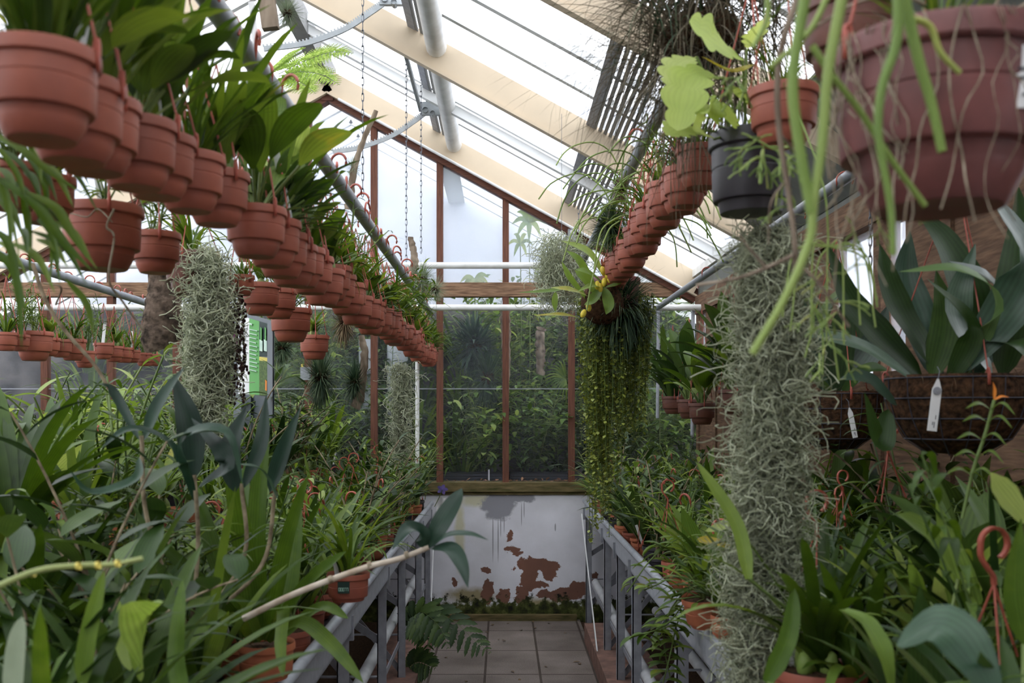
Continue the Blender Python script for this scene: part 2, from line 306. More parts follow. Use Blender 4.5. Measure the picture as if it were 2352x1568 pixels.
def leaves(mb, Cn, W, Nm, prof='strap', fold=.25, k=3, tint=.4, mi=0, ripple=0):
    """Cn (S,n,3) centre lines, W (S,) half widths, Nm (S,n,3) upper-side normals"""
    Cn = np.asarray(Cn, float); Nm = np.asarray(Nm, float)
    if Cn.ndim == 2: Cn = Cn[None]; Nm = np.broadcast_to(Nm, Cn.shape)
    S, n, _ = Cn.shape; t = np.linspace(0, 1, n)
    T = nrm(np.gradient(Cn, axis=1)); side = nrm(np.cross(T, Nm)); up = np.cross(side, T)
    w = np.broadcast_to(np.asarray(W, float), (S,))[:, None]*np.maximum(PROF[prof](t), .02)[None]
    ac = np.linspace(-1, 1, k)
    v = Cn[:, :, None]+side[:, :, None]*(w[:, :, None]*ac)[..., None]+up[:, :, None]*(fold*w[:, :, None]*np.abs(ac)**1.3)[..., None]
    if ripple:
        ph = G.uniform(0, 6, (S, 1, 1))
        v = v+up[:, :, None]*(ripple*w[:, :, None]*np.abs(ac)*np.sin(t[None, :, None]*22+ph+ac*2))[..., None]
    i = np.arange(n-1)[:, None]; j = np.arange(k-1)[None]
    q = np.stack([i*k+j, i*k+j+1, (i+1)*k+j+1, (i+1)*k+j], -1).reshape(-1, 4)
    Q = (q[None]+(np.arange(S)*n*k)[:, None, None]).reshape(-1, 4)
    A = np.zeros((S, n, k, 3)); A[..., 0] = np.broadcast_to(np.asarray(tint, float), (S,))[:, None, None]; A[..., 1] = np.abs(ac); A[..., 2] = t[None, :, None]
    return mb.add(v, Q, A, mi)
def arcs(base, az, el, L, bend, n=9, pw=1.3, drift=0):
    """gravity-bent centre lines; every argument (S,) ; returns points and normals (S,n,3)"""
    az, el, L, bend = [np.atleast_1d(np.asarray(x, float)) for x in (az, el, L, bend)]
    S = max(len(az), len(el), len(L), len(bend)); az, el, L, bend = [np.broadcast_to(x, (S,))[:, None] for x in (az, el, L, bend)]
    t = np.linspace(0, 1, n)[None]; e = el-bend*t**pw; a = az+drift*t
    d = np.stack([np.cos(e)*np.cos(a), np.cos(e)*np.sin(a), np.sin(e)], -1)
    nm = np.stack([-np.sin(e)*np.cos(a), -np.sin(e)*np.sin(a), np.cos(e)], -1)
    p = np.cumsum(d, 1)-d[:, :1]; p = p*(L/(n-1))[..., None]
    return p+np.asarray(base, float).reshape(-1, 1, 3), nm
def spline(pts, n=16):
    p = np.array(pts, float); m = len(p)
    if m == 2: return p[0]+(p[1]-p[0])*np.linspace(0, 1, n)[:, None]
    q = np.concatenate([[2*p[0]-p[1]], p, [2*p[-1]-p[-2]]]); o = []
    for u in np.linspace(0, m-1, n):
        i = min(int(u), m-2); f = u-i; a, b, c, d = q[i:i+4]
        o.append(.5*((2*b)+(c-a)*f+(2*a-5*b+4*c-d)*f*f+(3*b-a-3*c+d)*f**3))
    return np.array(o)
U = lambda a, b, n=None: G.uniform(a, b, n)
def ellipsoid(mb, c, r, tint=.4, seg=8, rings=6, mi=0, tilt=None):
    th = np.linspace(0, PI, rings); v = []
    for a in th:
        for b in np.linspace(0, 2*PI, seg, endpoint=False): v.append((r[0]*math.sin(a)*math.cos(b), r[1]*math.sin(a)*math.sin(b), r[2]*math.cos(a)))
    v = np.array(v)
    if tilt is not None: v = v @ np.array(Euler(tilt).to_matrix()).T
    q = [(i*seg+j, (i+1)*seg+j, (i+1)*seg+(j+1) % seg, i*seg+(j+1) % seg) for i in range(rings-1) for j in range(seg)]
    A = np.zeros((len(v), 3)); A[:, 0] = tint
    return mb.add(v+np.array(c), q, A, mi)

# ------------------------------------------------------------------ objects
def link(o): C.objects.link(o); return o
def empty(name, loc, label=None, cat=None, group=None, kind=None, rot=(0, 0, 0), scale=1):
    o = link(bpy.data.objects.new(name, None)); o.location = loc; o.rotation_euler = rot; o.scale = (scale,)*3; o.empty_display_size = .05
    return tag(o, label, cat, group, kind)
def tag(o, label=None, cat=None, group=None, kind=None):
    for k, v in (('label', label), ('category', cat), ('group', group), ('kind', kind)):
        if v: o[k] = v
    return o
def part(name, mb, mats, parent=None, smooth=True, label=None):
    me = mb if isinstance(mb, bpy.types.Mesh) else mb.mesh(name, mats, smooth)
    o = link(bpy.data.objects.new(name, me)); o.parent = parent
    if label: o['label'] = label
    return o
def struct(name, mb, mats, smooth=False, parent=None):
    o = part(name, mb, mats, parent, smooth)
    if parent is None: o['kind'] = 'structure'
    return o
ORD = 'first second third fourth fifth sixth seventh eighth ninth tenth eleventh twelfth thirteenth fourteenth fifteenth sixteenth seventeenth eighteenth nineteenth twentieth'.split()
def ordinal(i):                                       # 1-based
    if i <= 20: return ORD[i-1]
    t, u = divmod(i, 10); tn = {2: 'twenty', 3: 'thirty', 4: 'forty', 5: 'fifty'}[t]
    return tn+'-'+ORD[u-1] if u else tn[:-1]+'ieth'

# ------------------------------------------------------------------ pots, hangers, tags
def pot_mesh(R_=.065, mat='terra', seg=28):
    r = R_; h = r*1.08
    mb = MB()
    lathe(mb, [(r*.90, -.10*r), (r*.93, 0), (r*1.0, .005), (r*1.02, -.02*r), (r*1.02, -.17*r), (r*.99, -.20*r), (r*.945, -.20*r), (r*.94, -.50*r), (r*.925, -.515*r), (r*.925, -.535*r), (r*.94, -.55*r),
               (r*.915, -1.0*r), (r*.90, -1.03*r), (r*.79, -1.05*r), (r*.74, -1.22*r), (.001, -1.25*r)], seg)
    return mb.mesh('pot', mat)
def saucer_mesh(R_=.065, mat='terra', seg=28):
    r = R_; mb = MB()
    lathe(mb, [(.001, -1.262*r), (r*.73, -1.25*r), (r*.74, -1.19*r), (r*.76, -1.19*r), (r*.75, -1.25*r), (r*.61, -1.52*r), (r*.58, -1.54*r), (.001, -1.52*r)], seg)
    return mb.mesh('saucer', mat)
def soil_mesh(R_=.065):
    mb = MB(); r = R_*.91; lathe(mb, [(r, -.12*R_), (r*.6, -.06*R_), (r*.3, -.02*R_), (.001, -.03*R_)], 14)
    return mb.mesh('soil', 'soil')
def hanger_mesh(R_=.065, H=.30, hook_r=.028):
    """three thin straps rising from clips on the rim to one stem ending in a hook"""
    mb = MB(); top = np.array([0, 0, H*.72])
    for k in range(3):
        a = k*2*PI/3+.5; c, s = math.cos(a), math.sin(a)
        rim = np.array([c*R_*.99, s*R_*.99, .014])
        tubes(mb, spline([rim, rim*(.7, .7, 1)+np.array([0, 0, H*.22]), top], 8), .0019, 5)
        lp = [np.array([c*R_*(1.0+.04*math.cos(u)), s*R_*(1.0+.04*math.cos(u)), .006+.014*math.sin(u)]) + np.array([-s, c, 0])*0 for u in np.linspace(-.6, PI+.2, 8)]
        tubes(mb, np.array(lp), .0028, 5)
        bar(mb, (c*R_*1.03, s*R_*1.03, .012), (c*R_*1.03, s*R_*1.03, -.02), .007, .003, up=(c, s, 0))
    pts = [top, (0, 0, H*.85), (0, 0, H-hook_r)]
    for u in np.linspace(PI, -.15*PI, 10): pts.append((hook_r+hook_r*math.cos(u), 0, H+hook_r*math.sin(u)))
    tubes(mb, np.array(pts), [.0042]*2+[.0042]*(len(pts)-3)+[.003], 6)
    return mb.mesh('hanger', 'red')
def stake_mesh(w=.013, h=.085):
    mb = MB(); bar(mb, (0, 0, -.02), (0, 0, h), w, .0012, up=(0, 1, 0)); return mb.mesh('name_tag', 'white', False)

# ------------------------------------------------------------------ foliage prototypes (origin on the soil)
def f_strap(n, L, W, spread=.5, bend=(.5, 1.7), el=(1.0, 1.5), mat='mid', k=3, fold=.35):
    mb = MB(); az = U(0, 2*PI, n); b = np.stack([np.cos(az)*U(0, spread*.05, n), np.sin(az)*U(0, spread*.05, n), np.zeros(n)], -1)
    c, nm = arcs(b, az, U(*el, n), L*U(.55, 1.1, n), U(*bend, n), 10, drift=U(-.3, .3))
    leaves(mb, c, W*U(.7, 1.15, n)/2, nm, 'strap', fold, k, U(.05, .75, n)); return [('leaves', mb.mesh('leaves', mat))]
def f_broad(n, L, W, mat='mid', el=(.5, 1.45), bend=(.1, .9), prof='oval', stalk=.3):
    mb = MB(); az = np.arange(n)*2.4+U(-.4, .4, n); h = U(0, .03, n)
    b = np.stack([np.cos(az)*.012, np.sin(az)*.012, h], -1)
    e = U(*el, n); ls = L*stalk*U(.6, 1.3, n)
    s = MB(); cs, ns_ = arcs(b, az, np.minimum(e+.25, 1.5), ls, .1, 5); tubes(s, cs, .0028, 5, U(.1, .6, n))
    c, nm = arcs(cs[:, -1], az+U(-.3, .3, n), e, L*U(.65, 1.1, n), U(*bend, n), 10)
    leaves(mb, c, W*U(.75, 1.1, n)/2, nm, prof, .22, 5, U(.05, .8, n)); return [('leaves', mb.mesh('leaves', mat)), ('stems', s.mesh('stems', 'stem'))]
def f_cane(nc, H, L, W, mat='mid', lean=.6, step=.035, stemmat='stem', prof='lance', bend=(.3, 1.2)):
    mb = MB(); s = MB()
    for i in range(nc):
        az = U(0, 2*PI); h = H*U(.55, 1.05); c, nm = arcs((U(-.02, .02), U(-.02, .02), 0), az, U(1.1, 1.5), h, U(.1, lean*1.4), 14)
        c = c[0]; tubes(s, c, np.linspace(.0042, .0022, 14), 6, U(0, .7))
        m = max(3, int(h*.8/step)); u = np.linspace(.2, 1, m); idx = u*13; i0 = np.minimum(idx.astype(int), 12); f = (idx-i0)[:, None]
        pb = c[i0]*(1-f)+c[i0+1]*f; a0 = U(0, PI); la = a0+np.arange(m)*PI+U(-.35, .35, m)
        cl, nl = arcs(pb, la, U(.2, .9, m), L*U(.6, 1.1, m)*(1-.3*np.abs(u-.6)), U(*bend, m), 8)
        leaves(mb, cl, W*U(.75, 1.1, m)/2, nl, prof, .25, 3, U(.05, .8, m))
    return [('leaves', mb.mesh('leaves', mat)), ('stems', s.mesh('stems', stemmat))]
def f_grass(n, L, W, mat='mid', el=(.6, 1.5), bend=(.8, 2.4), rad=.03):
    mb = MB(); az = U(0, 2*PI, n); r = U(0, rad, n); b = np.stack([np.cos(az)*r, np.sin(az)*r, np.zeros(n)], -1)
    c, nm = arcs(b, az+U(-.5, .5, n), U(*el, n), L*U(.4, 1.1, n), U(*bend, n), 8)
    leaves(mb, c, W*U(.7, 1.2, n)/2, nm, 'grass', .2, 3, U(.05, .8, n)); return [('leaves', mb.mesh('leaves', mat))]
def f_tuft(n, L, W, mat='needle', rad=.02, lo=-1.2, bend=(-.6, .9)):
    """ball of needles pointing every way"""
    mb = MB(); az = U(0, 2*PI, n); el = np.arcsin(U(math.sin(lo), 1, n)); d = np.stack([np.cos(el)*np.cos(az), np.cos(el)*np.sin(az), np.sin(el)], -1)
    c, nm = arcs(d*rad*U(.3, 1, (n, 1)), az, el, L*U(.55, 1.1, n), U(*bend, n), 6)
    leaves(mb, c, W*U(.7, 1.2, n)/2, nm, 'grass', .2, 3, U(.05, .85, n)); return [('leaves', mb.mesh('leaves', mat))]
def f_bulb(n, L, W, mat='mid', br=(.012, .012, .028), bend=(.1, .9)):
    mb = MB(); s = MB(); az = U(0, 2*PI, n); r = U(.005, .045, n); bx = np.stack([np.cos(az)*r, np.sin(az)*r, np.full(n, br[2]*.8)], -1)
    for p in bx: ellipsoid(s, p, br, U(.2, .9), tilt=(U(-.3, .3), U(-.3, .3), 0))
    tp = bx+np.array([0, 0, br[2]*.8])
    tp2 = np.concatenate([tp, tp]); a2 = np.concatenate([az, az+U(1.5, 3.5, n)])
    c, nm = arcs(tp2, a2, U(.7, 1.4, 2*n), L*U(.6, 1.1, 2*n), U(*bend, 2*n), 9)
    leaves(mb, c, W*U(.75, 1.1, 2*n)/2, nm, 'lance', .25, 5, U(.05, .8, 2*n)); return [('leaves', mb.mesh('leaves', mat)), ('pseudobulbs', s.mesh('pseudobulbs', 'stem'))]
def f_shrub(H, spread, nb, leafL, leafW, nl, mat='mid', prof='lance', stemmat='stem'):
    mb = MB(); s = MB()
    for i in range(nb):
        az = U(0, 2*PI); c, nm = arcs((U(-.04, .04), U(-.04, .04), 0), az, U(1.0, 1.5), H*U(.6, 1.05), U(-.1, spread), 10, drift=U(-.4, .4)); c = c[0]
        tubes(s, c, np.linspace(.005, .002, 10), 5, U(0, .8))
        k = nl//nb; u = U(2, 8.99, k); i0 = u.astype(int); f = (u-i0)[:, None]; pb = c[i0]*(1-f)+c[i0+1]*f
        az2 = U(0, 2*PI, k); tw, _ = arcs(pb, az2, U(0, .9, k), U(.03, .14, k)*H, .3, 4); tubes(s, tw, .0014, 4, U(0, .8, k))
        cl, nl_ = arcs(tw[:, -1], az2+U(-.8, .8, k), U(-.4, .7, k), leafL*U(.6, 1.1, k), U(.1, 1, k), 6)
        leaves(mb, cl, leafW*U(.7, 1.1, k)/2, nl_, prof, .2, 3, U(.05, .85, k))
    return [('leaves', mb.mesh('leaves', mat)), ('stems', s.mesh('stems', stemmat))]
FP = {}
def proto(key, fn, *a, **k):
    if key not in FP: FP[key] = fn(*a, **k)
    return FP[key]
PROTOS = {                                            # bench and hanging plants: name -> (phrase, foliage)
    'strapA': ('arching strap leaves', lambda: f_strap(26, .42, .026)),
    'strapB': ('upright strap leaves', lambda: f_strap(18, .40, .032, bend=(.1, .9), el=(1.1, 1.5))),
    'strapC': ('narrow arching leaves', lambda: f_strap(36, .36, .014, bend=(.6, 2.2))),
    'strapD': ('dark strap leaves', lambda: f_strap(20, .38, .034, mat='dark')),
    'broadA': ('broad oval leaves', lambda: f_broad(12, .17, .062)),
    'broadB': ('dark broad leaves', lambda: f_broad(14, .20, .065, mat='dark', el=(.6, 1.4))),
    'broadC': ('pale pleated leaves', lambda: f_broad(10, .26, .075, mat='light', el=(.8, 1.4), prof='lance')),
    'broadD': ('spoon shaped leaves', lambda: f_broad(16, .13, .045, prof='spoon', el=(.3, 1.4))),
    'caneA': ('leafy green canes', lambda: f_cane(9, .45, .10, .017)),
    'caneB': ('brown leafy canes', lambda: f_cane(8, .50, .13, .026, mat='dark', stemmat='cane')),
    'caneC': ('fine leafy canes', lambda: f_cane(14, .38, .075, .011, step=.022)),
    'caneD': ('light leafy canes', lambda: f_cane(8, .42, .12, .024, mat='light')),
    'bulbA': ('paired leaves on bulbs', lambda: f_bulb(10, .20, .036)),
    'bulbB': ('dark leaves on bulbs', lambda: f_bulb(9, .24, .042, mat='dark')),
    'grassA': ('fine grassy leaves', lambda: f_grass(70, .30, .007)),
    'grassB': ('stiff grassy leaves', lambda: f_grass(50, .26, .010, el=(.8, 1.5), bend=(.2, 1.1))),
    'denseA': ('dense small leaves', lambda: f_broad(46, .085, .022, mat='mid', el=(-.1, 1.4), prof='lance', stalk=.9)),
    'denseB': ('dense dark leaves', lambda: f_broad(60, .11, .020, mat='dark', el=(-.1, 1.45), prof='lance', stalk=.6)),
}
def fol(k): return proto(k, PROTOS[k][1])
_mc = {}
def cached(key, fn):
    if key not in _mc: _mc[key] = fn()
    return _mc[key]
def pot_parts(t, r, mat='terra', hanger=None, saucer=True, rot=0):
    part('pot', cached(('pot', r, mat), lambda: pot_mesh(r, mat)), None, t)
    if saucer: part('saucer', cached(('sau', r, mat), lambda: saucer_mesh(r, mat)), None, t)
    part('soil', cached(('soil', r), lambda: soil_mesh(r)), None, t)
    if hanger:
        h = part('hanger', cached(('hang', r, hanger), lambda: hanger_mesh(r, hanger)), None, t); h.rotation_euler.z = rot
def plant_parts(t, kind, z=-.006, scale=1, rot=0):
    for nm, me in fol(kind):
        o = part(nm, me, None, t); o.location.z = z; o.scale = (scale,)*3; o.rotation_euler.z = rot
def add_stake(t, r, a=None, h=.085, tilt=.2, w=.013):
    a = R.uniform(0, 6.28) if a is None else a
    o = part('name_tag', cached(('stake', h, w), lambda: stake_mesh(w, h)), None, t, label='white plastic plant name tag')
    o.location = (math.cos(a)*r*.7, math.sin(a)*r*.7, 0); o.rotation_euler = (R.uniform(-tilt, tilt), R.uniform(-tilt, tilt), R.uniform(-.7, .7)); return o

exec_after = []
# ================================================================== SETTING
YW = 7.78                                             # face of the low end wall
SL = .55                                              # roof pitch (tan)
ZR0 = 3.56                                            # roof height over X = 0
XR, XE, XL = -1.37, 1.52, -4.26                       # ridge, right eave, left eave
def roofz(x): return ZR0-SL*x if x >= XR else ZR0-SL*XR-SL*(XR-x)
YB, YF = -5.0, YW+.10

b = MB(); box(b, (-.52, YB, -.06), (.60, YW, 0)); struct('floor', b, 'floor')
b = MB(); box(b, (-4.4, YB, -.08), (-.52, YW, -.02)); box(b, (.60, YB, -.08), (1.7, YW, -.02)); o = struct('floor_under_benches', b, 'soil'); tag(o, kind='structure')
b = MB(); box(b, (-.80, .5, -.02), (-.49, YW-.55, .11)); struct('trim_1', b, 'brick')
b = MB(); box(b, (.575, .5, -.02), (.90, YW-.75, .13)); struct('trim_2', b, 'brick')
b = MB(); box(b, (-4.4, YW, -.06), (1.7, YW+.24, 1.0)); struct('wall_back', b, 'limewash')
b = MB(); box(b, (-4.4, YW-.03, 1.0), (1.7, YW+.26, 1.07)); box(b, (-4.4, YW-.012, .975), (1.7, YW, 1.0)); struct('trim_3', b, 'sill')
b = MB(); box(b, (-.49, YW-.06, 0), (.575, YW, .045)); o = struct('baseboard_back', b, 'sill')

# gable glazing above the low wall
win = empty('window_1', (0, 0, 0), kind='structure')
XM = [(px-CX)/(F/(YW+.05)) for px in (860, 1010.5, 1161.5, 1314)]
sp = XM[2]-XM[1]; allm = [XM[1]+sp*i for i in range(-6, 3)]+[XE]
ZT = 2.58
for i, x in enumerate(allm[:-1]):
    b = MB(); box(b, (x-.025, YW+.02, 1.07), (x+.025, YW+.09, roofz(x)-.20)); part('mullion', b, 'mull', win, False)
b = MB(); box(b, (-4.3, YW+.015, ZT-.055), (XE, YW+.10, ZT+.055)); part('transom', b, 'timber', win, False)
b = MB(); bar(b, (-4.2, YW+.05, roofz(-4.2)-.20), (XR, YW+.05, roofz(XR)-.20), .10, .11, up=(0, 0, 1)); bar(b, (XR, YW+.05, roofz(XR)-.20), (XE, YW+.05, roofz(XE)-.20), .10, .11); part('gable_rail', b, 'mullh', win, False)
b = MB(); box(b, (XR-.045, YW-.012, roofz(XR)-.262), (XR+.045, YW-.002, roofz(XR)-.16)); part('apex_block', b, 'mullh', win, False)
xs = [-4.3]+allm
for x0, x1 in zip(xs[:-1], xs[1:]):
    b = MB(); box(b, (x0, YW+.055, 1.07), (x1, YW+.059, ZT-.05)); part('pane', b, 'glass', win, False)
    b = MB(); z0, z1 = roofz(x0)-.18, roofz(x1)-.18
    v = [(x0, YW+.055, ZT), (x1, YW+.055, ZT), (x1, YW+.055, z1), (x0, YW+.055, z0)]; v2 = [(a, yy+.004, c) for a, yy, c in v]
    b.add(v+v2, [(0, 1, 2, 3), (7, 6, 5, 4), (0, 4, 5, 1), (2, 6, 7, 3)]); part('pane', b, 'glassu', win, False)
b = MB(); box(b, (-4.3, YW+.05, 1.80), (XE, YW+.064, 1.806)); part('pane_joint', b, 'steel', win, False)

# roof
ceil = empty('ceiling', (0, 0, 0), kind='structure')
YRS = [YW-.02, 5.70, 3.97, 1.95, -.1, -2.2, -4.3]
for y in YRS:
    for (xa, xb) in ((XR, XE), (XL, XR)):
        b = MB(); za, zb = roofz(xa)-.03-.085, roofz(xb)-.03-.085
        bar(b, (xa, y, za), (xb, y, zb), .022, .17); s = nrm(np.array([xb-xa, 0, zb-za])); 
        bar(b, (xa, y, za-.092), (xb, y, zb-.092), .055, .014)
        part('rafter', b, 'cream', ceil, False)
ys = sorted(YRS)
for ya, yb in zip(ys[:-1], ys[1:]):
    for f in (.25, .5, .75):
        y = ya+(yb-ya)*f
        for (xa, xb) in ((XR, XE+.05), (XL, XR)):
            b = MB(); bar(b, (xa, y, roofz(xa)), (xb, y, roofz(xb)), .02, .04); bar(b, (xa, y, roofz(xa)-.022), (xb, y, roofz(xb)-.022), .042, .006); part('glazing_bar', b, 'wbar', ceil, False)
    if ya > 5:
        b = MB(); bar(b, (XR, 6.78, roofz(XR)-.07), (XE, 6.78, roofz(XE)-.07), .055, .06); part('tie_bar', b, 'wbar', ceil, False)
for (xa, xb) in ((XR, XE+.06), (XL, XR)):
    for ya, yb in zip(ys[:-1], ys[1:]):
        b = MB(); za, zb = roofz(xa)+.03, roofz(xb)+.03
        v = [(xa, ya, za), (xb, ya, zb), (xb, yb, zb), (xa, yb, za)]; b.add(v+[(p, q, r_+.006) for p, q, r_ in v], [(0, 1, 2, 3), (7, 6, 5, 4), (0, 4, 5, 1), (2, 6, 7, 3)]); part('pane', b, 'roofp', ceil, False)
b = MB(); box(b, (XR-.05, YB, roofz(XR)-.14), (XR+.05, YF, roofz(XR)+.02)); part('ridge_beam', b, 'slat', ceil, False)
b = MB(); box(b, (XE-.02, YB, roofz(XE)-.03), (XE+.16, YF, roofz(XE)+.015)); box(b, (XE-.045, YB, roofz(XE)-.055), (XE-.02, YF, roofz(XE)+.0)); part('gutter', b, 'pipew', ceil, False)
# side walls
wr = empty('wall_right', (0, 0, 0), kind='structure')
b = MB(); box(b, (XE+.02, YB, -.06), (XE+.2, YW+.2, .98)); part('masonry', b, 'limewash', wr, False)
b = MB(); box(b, (XE-.01, YB, .98), (XE+.12, YW, 1.08)); box(b, (XE-.02, YB, 2.38), (XE+.1, YW, 2.52)); box(b, (XE, YB, 1.70), (XE+.06, YW, 1.77)); part('rail', b, 'plank', wr, False)
b = MB(); box(b, (XE+.005, YB, 2.52), (XE+.03, YW, 2.72)); part('fascia', b, 'fascia', wr, False)
b = MB(); v = [(XE, YB, 2.56), (XE-.36, YB, 2.86), (XE-.36, 5.6, 2.86), (XE, 5.6, 2.56)]; b.add(v+[(p, q, r_+.012) for p, q, r_ in v], [(0, 1, 2, 3), (7, 6, 5, 4), (0, 4, 5, 1), (1, 5, 6, 2), (2, 6, 7, 3)]); part('eave_board', b, 'fascia', wr, False)
yy = -4.66
while yy < YW:
    b = MB(); box(b, (XE-.01, yy-.04, 1.08), (XE+.07, yy+.04, 2.38)); part('post', b, 'plank', wr, False); yy += .62
b = MB(); box(b, (XE+.03, YB, 1.08), (XE+.034, YW, 2.38)); part('pane', b, 'glassu', wr, False)
for k in range(20):
    y = -4.62+.62*k
    b = MB(); box(b, (XE+.005, y, 1.08), (XE+.028, y+.54, 1.70)); part('board', b, 'plank', wr, False)
    if k % 3 != 2: b = MB(); box(b, (XE+.005, y, 1.77), (XE+.028, y+(.54 if k % 3 == 0 else .33), 2.38)); part('board', b, 'plank', wr, False)
wl = empty('wall_left', (0, 0, 0), kind='structure')
b = MB(); box(b, (XL-.2, YB, -.06), (XL, YW+.2, .98)); part('masonry', b, 'limewash', wl, False)
b = MB(); box(b, (XL-.03, YB, 1.7), (XL-.026, YW, roofz(XL))); part('pane', b, 'glassu', wl, False)
b = MB(); box(b, (XL-.04, YB, .98), (XL-.01, YW, 1.7)); part('board', b, 'plank', wl, False)  # out of view; boards added over the lower glazing to dim side light
b = MB(); box(b, (XL-.06, YB, 2.4), (XL, YW, 2.5)); part('rail', b, 'plank', wl, False)
# second house behind the gable glass
Y2 = 9.7
b = MB(); box(b, (-5.5, YW+.24, -.06), (5, Y2, .02)); struct('floor_second_house', b, 'soil')
b = MB()
for i in range(60):
    px, pz = U(-4.6, 2.6), U(0, 2.45); ellipsoid(b, (px, Y2-.05+U(-.1, .1), pz), (U(.2, .5), U(.1, .28), U(.15, .4)), .4, 8, 7, tilt=(U(-.4, .4), U(-.4, .4), 0))
box(b, (-5.5, Y2, -.06), (5, Y2+.1, 2.62)); struct('wall_rock', b, 'rock')
b = MB(); box(b, (-5.5, Y2, 2.62), (5, Y2+.05, 4.6)); struct('wall_far', b, 'wallw')
b = MB()
for y in (8.1, 8.55, 9.0, 9.45):
    bar(b, (XR, y, roofz(XR)-.05), (XE+.6, y, roofz(XE+.6)-.05), .05, .08)
    bar(b, (-4.6, y, roofz(-4.6)-.05), (XR, y, roofz(XR)-.05), .05, .08)
for x in (-.45, .6): bar(b, (x, YW+.3, roofz(x)-.12), (x, Y2, roofz(x)-.12), .16, .05)
struct('ceiling_second_house', b, 'wbar')
b = MB(); box(b, (2.9, YW+.3, 0), (3.0, Y2, 3)); o = struct('wall_second_house', b, 'wallw')
b = MB(); box(b, (-4.4, YB-.1, -.06), (1.7, YB, 4.4)); struct('wall_front', b, 'fascia')
b = MB(); box(b, (-30, -20, -.14), (30, 40, -.1)); struct('ground', b, 'soil')

# ================================================================== BENCHES
def bench(x, inward, posts, name, label, zt, y0):
    """x: aisle edge, inward: -1 towards negative X"""
    t = empty(name, (x, 0, 0), label, 'bench'); s = inward
    b = MB(); tubes(b, np.array([[0, y, zt] for y in np.linspace(y0, YW-.16, 12)]), .017, 10); part('rail', b, 'steel', t)
    b = MB(); box(b, (min(0, s*.006), y0, zt-.105), (max(0, s*.006), YW-.16, zt-.012)); box(b, (min(0, s*.05), y0, zt-.108), (max(0, s*.05), YW-.16, zt-.103)); part('face_board', b, 'steel', t, False)
    b = MB(); w = 1.9 if s < 0 else .82
    box(b, (min(s*.02, s*w), y0, zt-.06), (max(s*.02, s*w), YW-.10, zt-.045)); part('bench_top', b, 'tray', t, False)
    for i, y in enumerate(posts):
        b = MB(); xx = s*.03; box(b, (xx-.022, y-.022, 0), (xx+.022, y-.017, zt-.06)); box(b, (xx-.022, y-.022, 0), (xx-.017, y+.022, zt-.06)); box(b, (xx+.008, y-.02, 0), (xx+.012, y+.02, zt-.06)); part('post', b, 'steel2', t, False)
        b = MB(); bar(b, (xx, y+.028, zt-.42), (s*.55, y+.028, zt-.08), .006, .035); bar(b, (xx, y+.036, .34), (s*.62, y+.036, .34), .03, .006); bar(b, (xx, y+.033, .12), (s*.6, y+.033, zt-.12), .006, .03); part('brace', b, 'steel2', t, False)
        b = MB(); box(b, (xx-.012-s*.03, y-.010, zt-.14), (xx+.006-s*.03, y+.010, zt-.05)); part('bracket', b, 'steel2', t, False)
    for a, c in zip(posts[:-1], posts[1:]):
        b = MB(); bar(b, (s*.5, a, .15), (s*.5, c, zt-.12), .006, .03, up=(0, 0, 1)); part('brace', b, 'steel2', t, False)
        b = MB(); bar(b, (s*.045, a, .30), (s*.045, c, .30), .006, .03, up=(0, 0, 1)); part('stretcher', b, 'steel2', t, False)
    return t
ZBL, ZBR = .925, .94
bench(-.545, -1, [2.4, 3.6, 4.75, 5.67, 6.8, 7.6], 'plant_bench', 'galvanised plant bench along the wide side of the aisle', ZBL, 1.2)
bench(.625, 1, [2.5, 3.65, 4.88, 5.54, 6.24, 7.6], 'plant_bench', 'galvanised plant bench beside the brown boarded side wall', ZBR, 1.2)
t = empty('raised_staging', (-2.0, 0, 0), 'raised galvanised staging behind the wide bench', 'staging')
b = MB(); box(b, (-1.2, 2.6, 1.13), (.9, YW-.1, 1.15)); part('shelf', b, 'tray', t, False)
for y in (2.7, 4.2, 5.8, 7.5):
    for bx_ in ((.82, .89, .86), (-1.15, 0, -1.11)): b = MB(); box(b, (bx_[0], y-.02, bx_[1]), (bx_[2], y+.02, 1.13)); part('leg', b, 'steel2', t, False)
def pipe(name, pts, r, mat, label, cat='pipe', group=None, n=None):
    b = MB(); pp = spline(pts, n or max(2, 8*(len(pts)-1))) if len(pts) > 2 else np.array([np.array(pts[0])+(np.array(pts[1])-np.array(pts[0]))*u for u in np.linspace(0, 1, 6)])
    tubes(b, pp, r, 14); return tag(part(name, b, mat), label, cat, group)
pipe('heating_pipe', [(-.64, .8, .40), (-.64, YW-.25, .40)], .029, 'heat', 'pale heating pipe under the wide bench')
pipe('heating_pipe', [(.70, .8, .33), (.70, YW-.25, .33)], .029, 'heat', 'pale heating pipe just behind the posts of the narrow bench')
pipe('heating_pipe', [(1.0, .8, .32), (1.0, 6.5, .32)], .029, 'heat', 'pale heating pipe deep under the narrow bench')
pipe('water_pipe', [(-3.9, YW-.20, 2.735), (.58, YW-.20, 2.735)], .025, 'pipew', 'white horizontal pipe above the timber transom')
pipe('water_pipe', [P(-100, 706, 7.55), P(800, 706, 7.55), P(1590, 706, 7.55), P(1630, 702, 7.55), P(1641, 670, 7.5), P(1647, 632, 7.4), P(1665, 621, 7.2), P(1760, 618, 6.4)], .024, 'pipew', 'white horizontal pipe below the transom, bent up at its end', n=60)
pipe('support_post', [(-.64, 7.45, .93), (-.64, 7.45, 2.02)], .0155, 'pipew', 'slim white upright post at the far end of the wide bench', 'post')
pipe('conduit', [P(1592, 706, 7.6), P(1590, 1000, 7.6)], .014, 'steel', 'thin grey upright pipe below the bent white pipe', 'pipe')
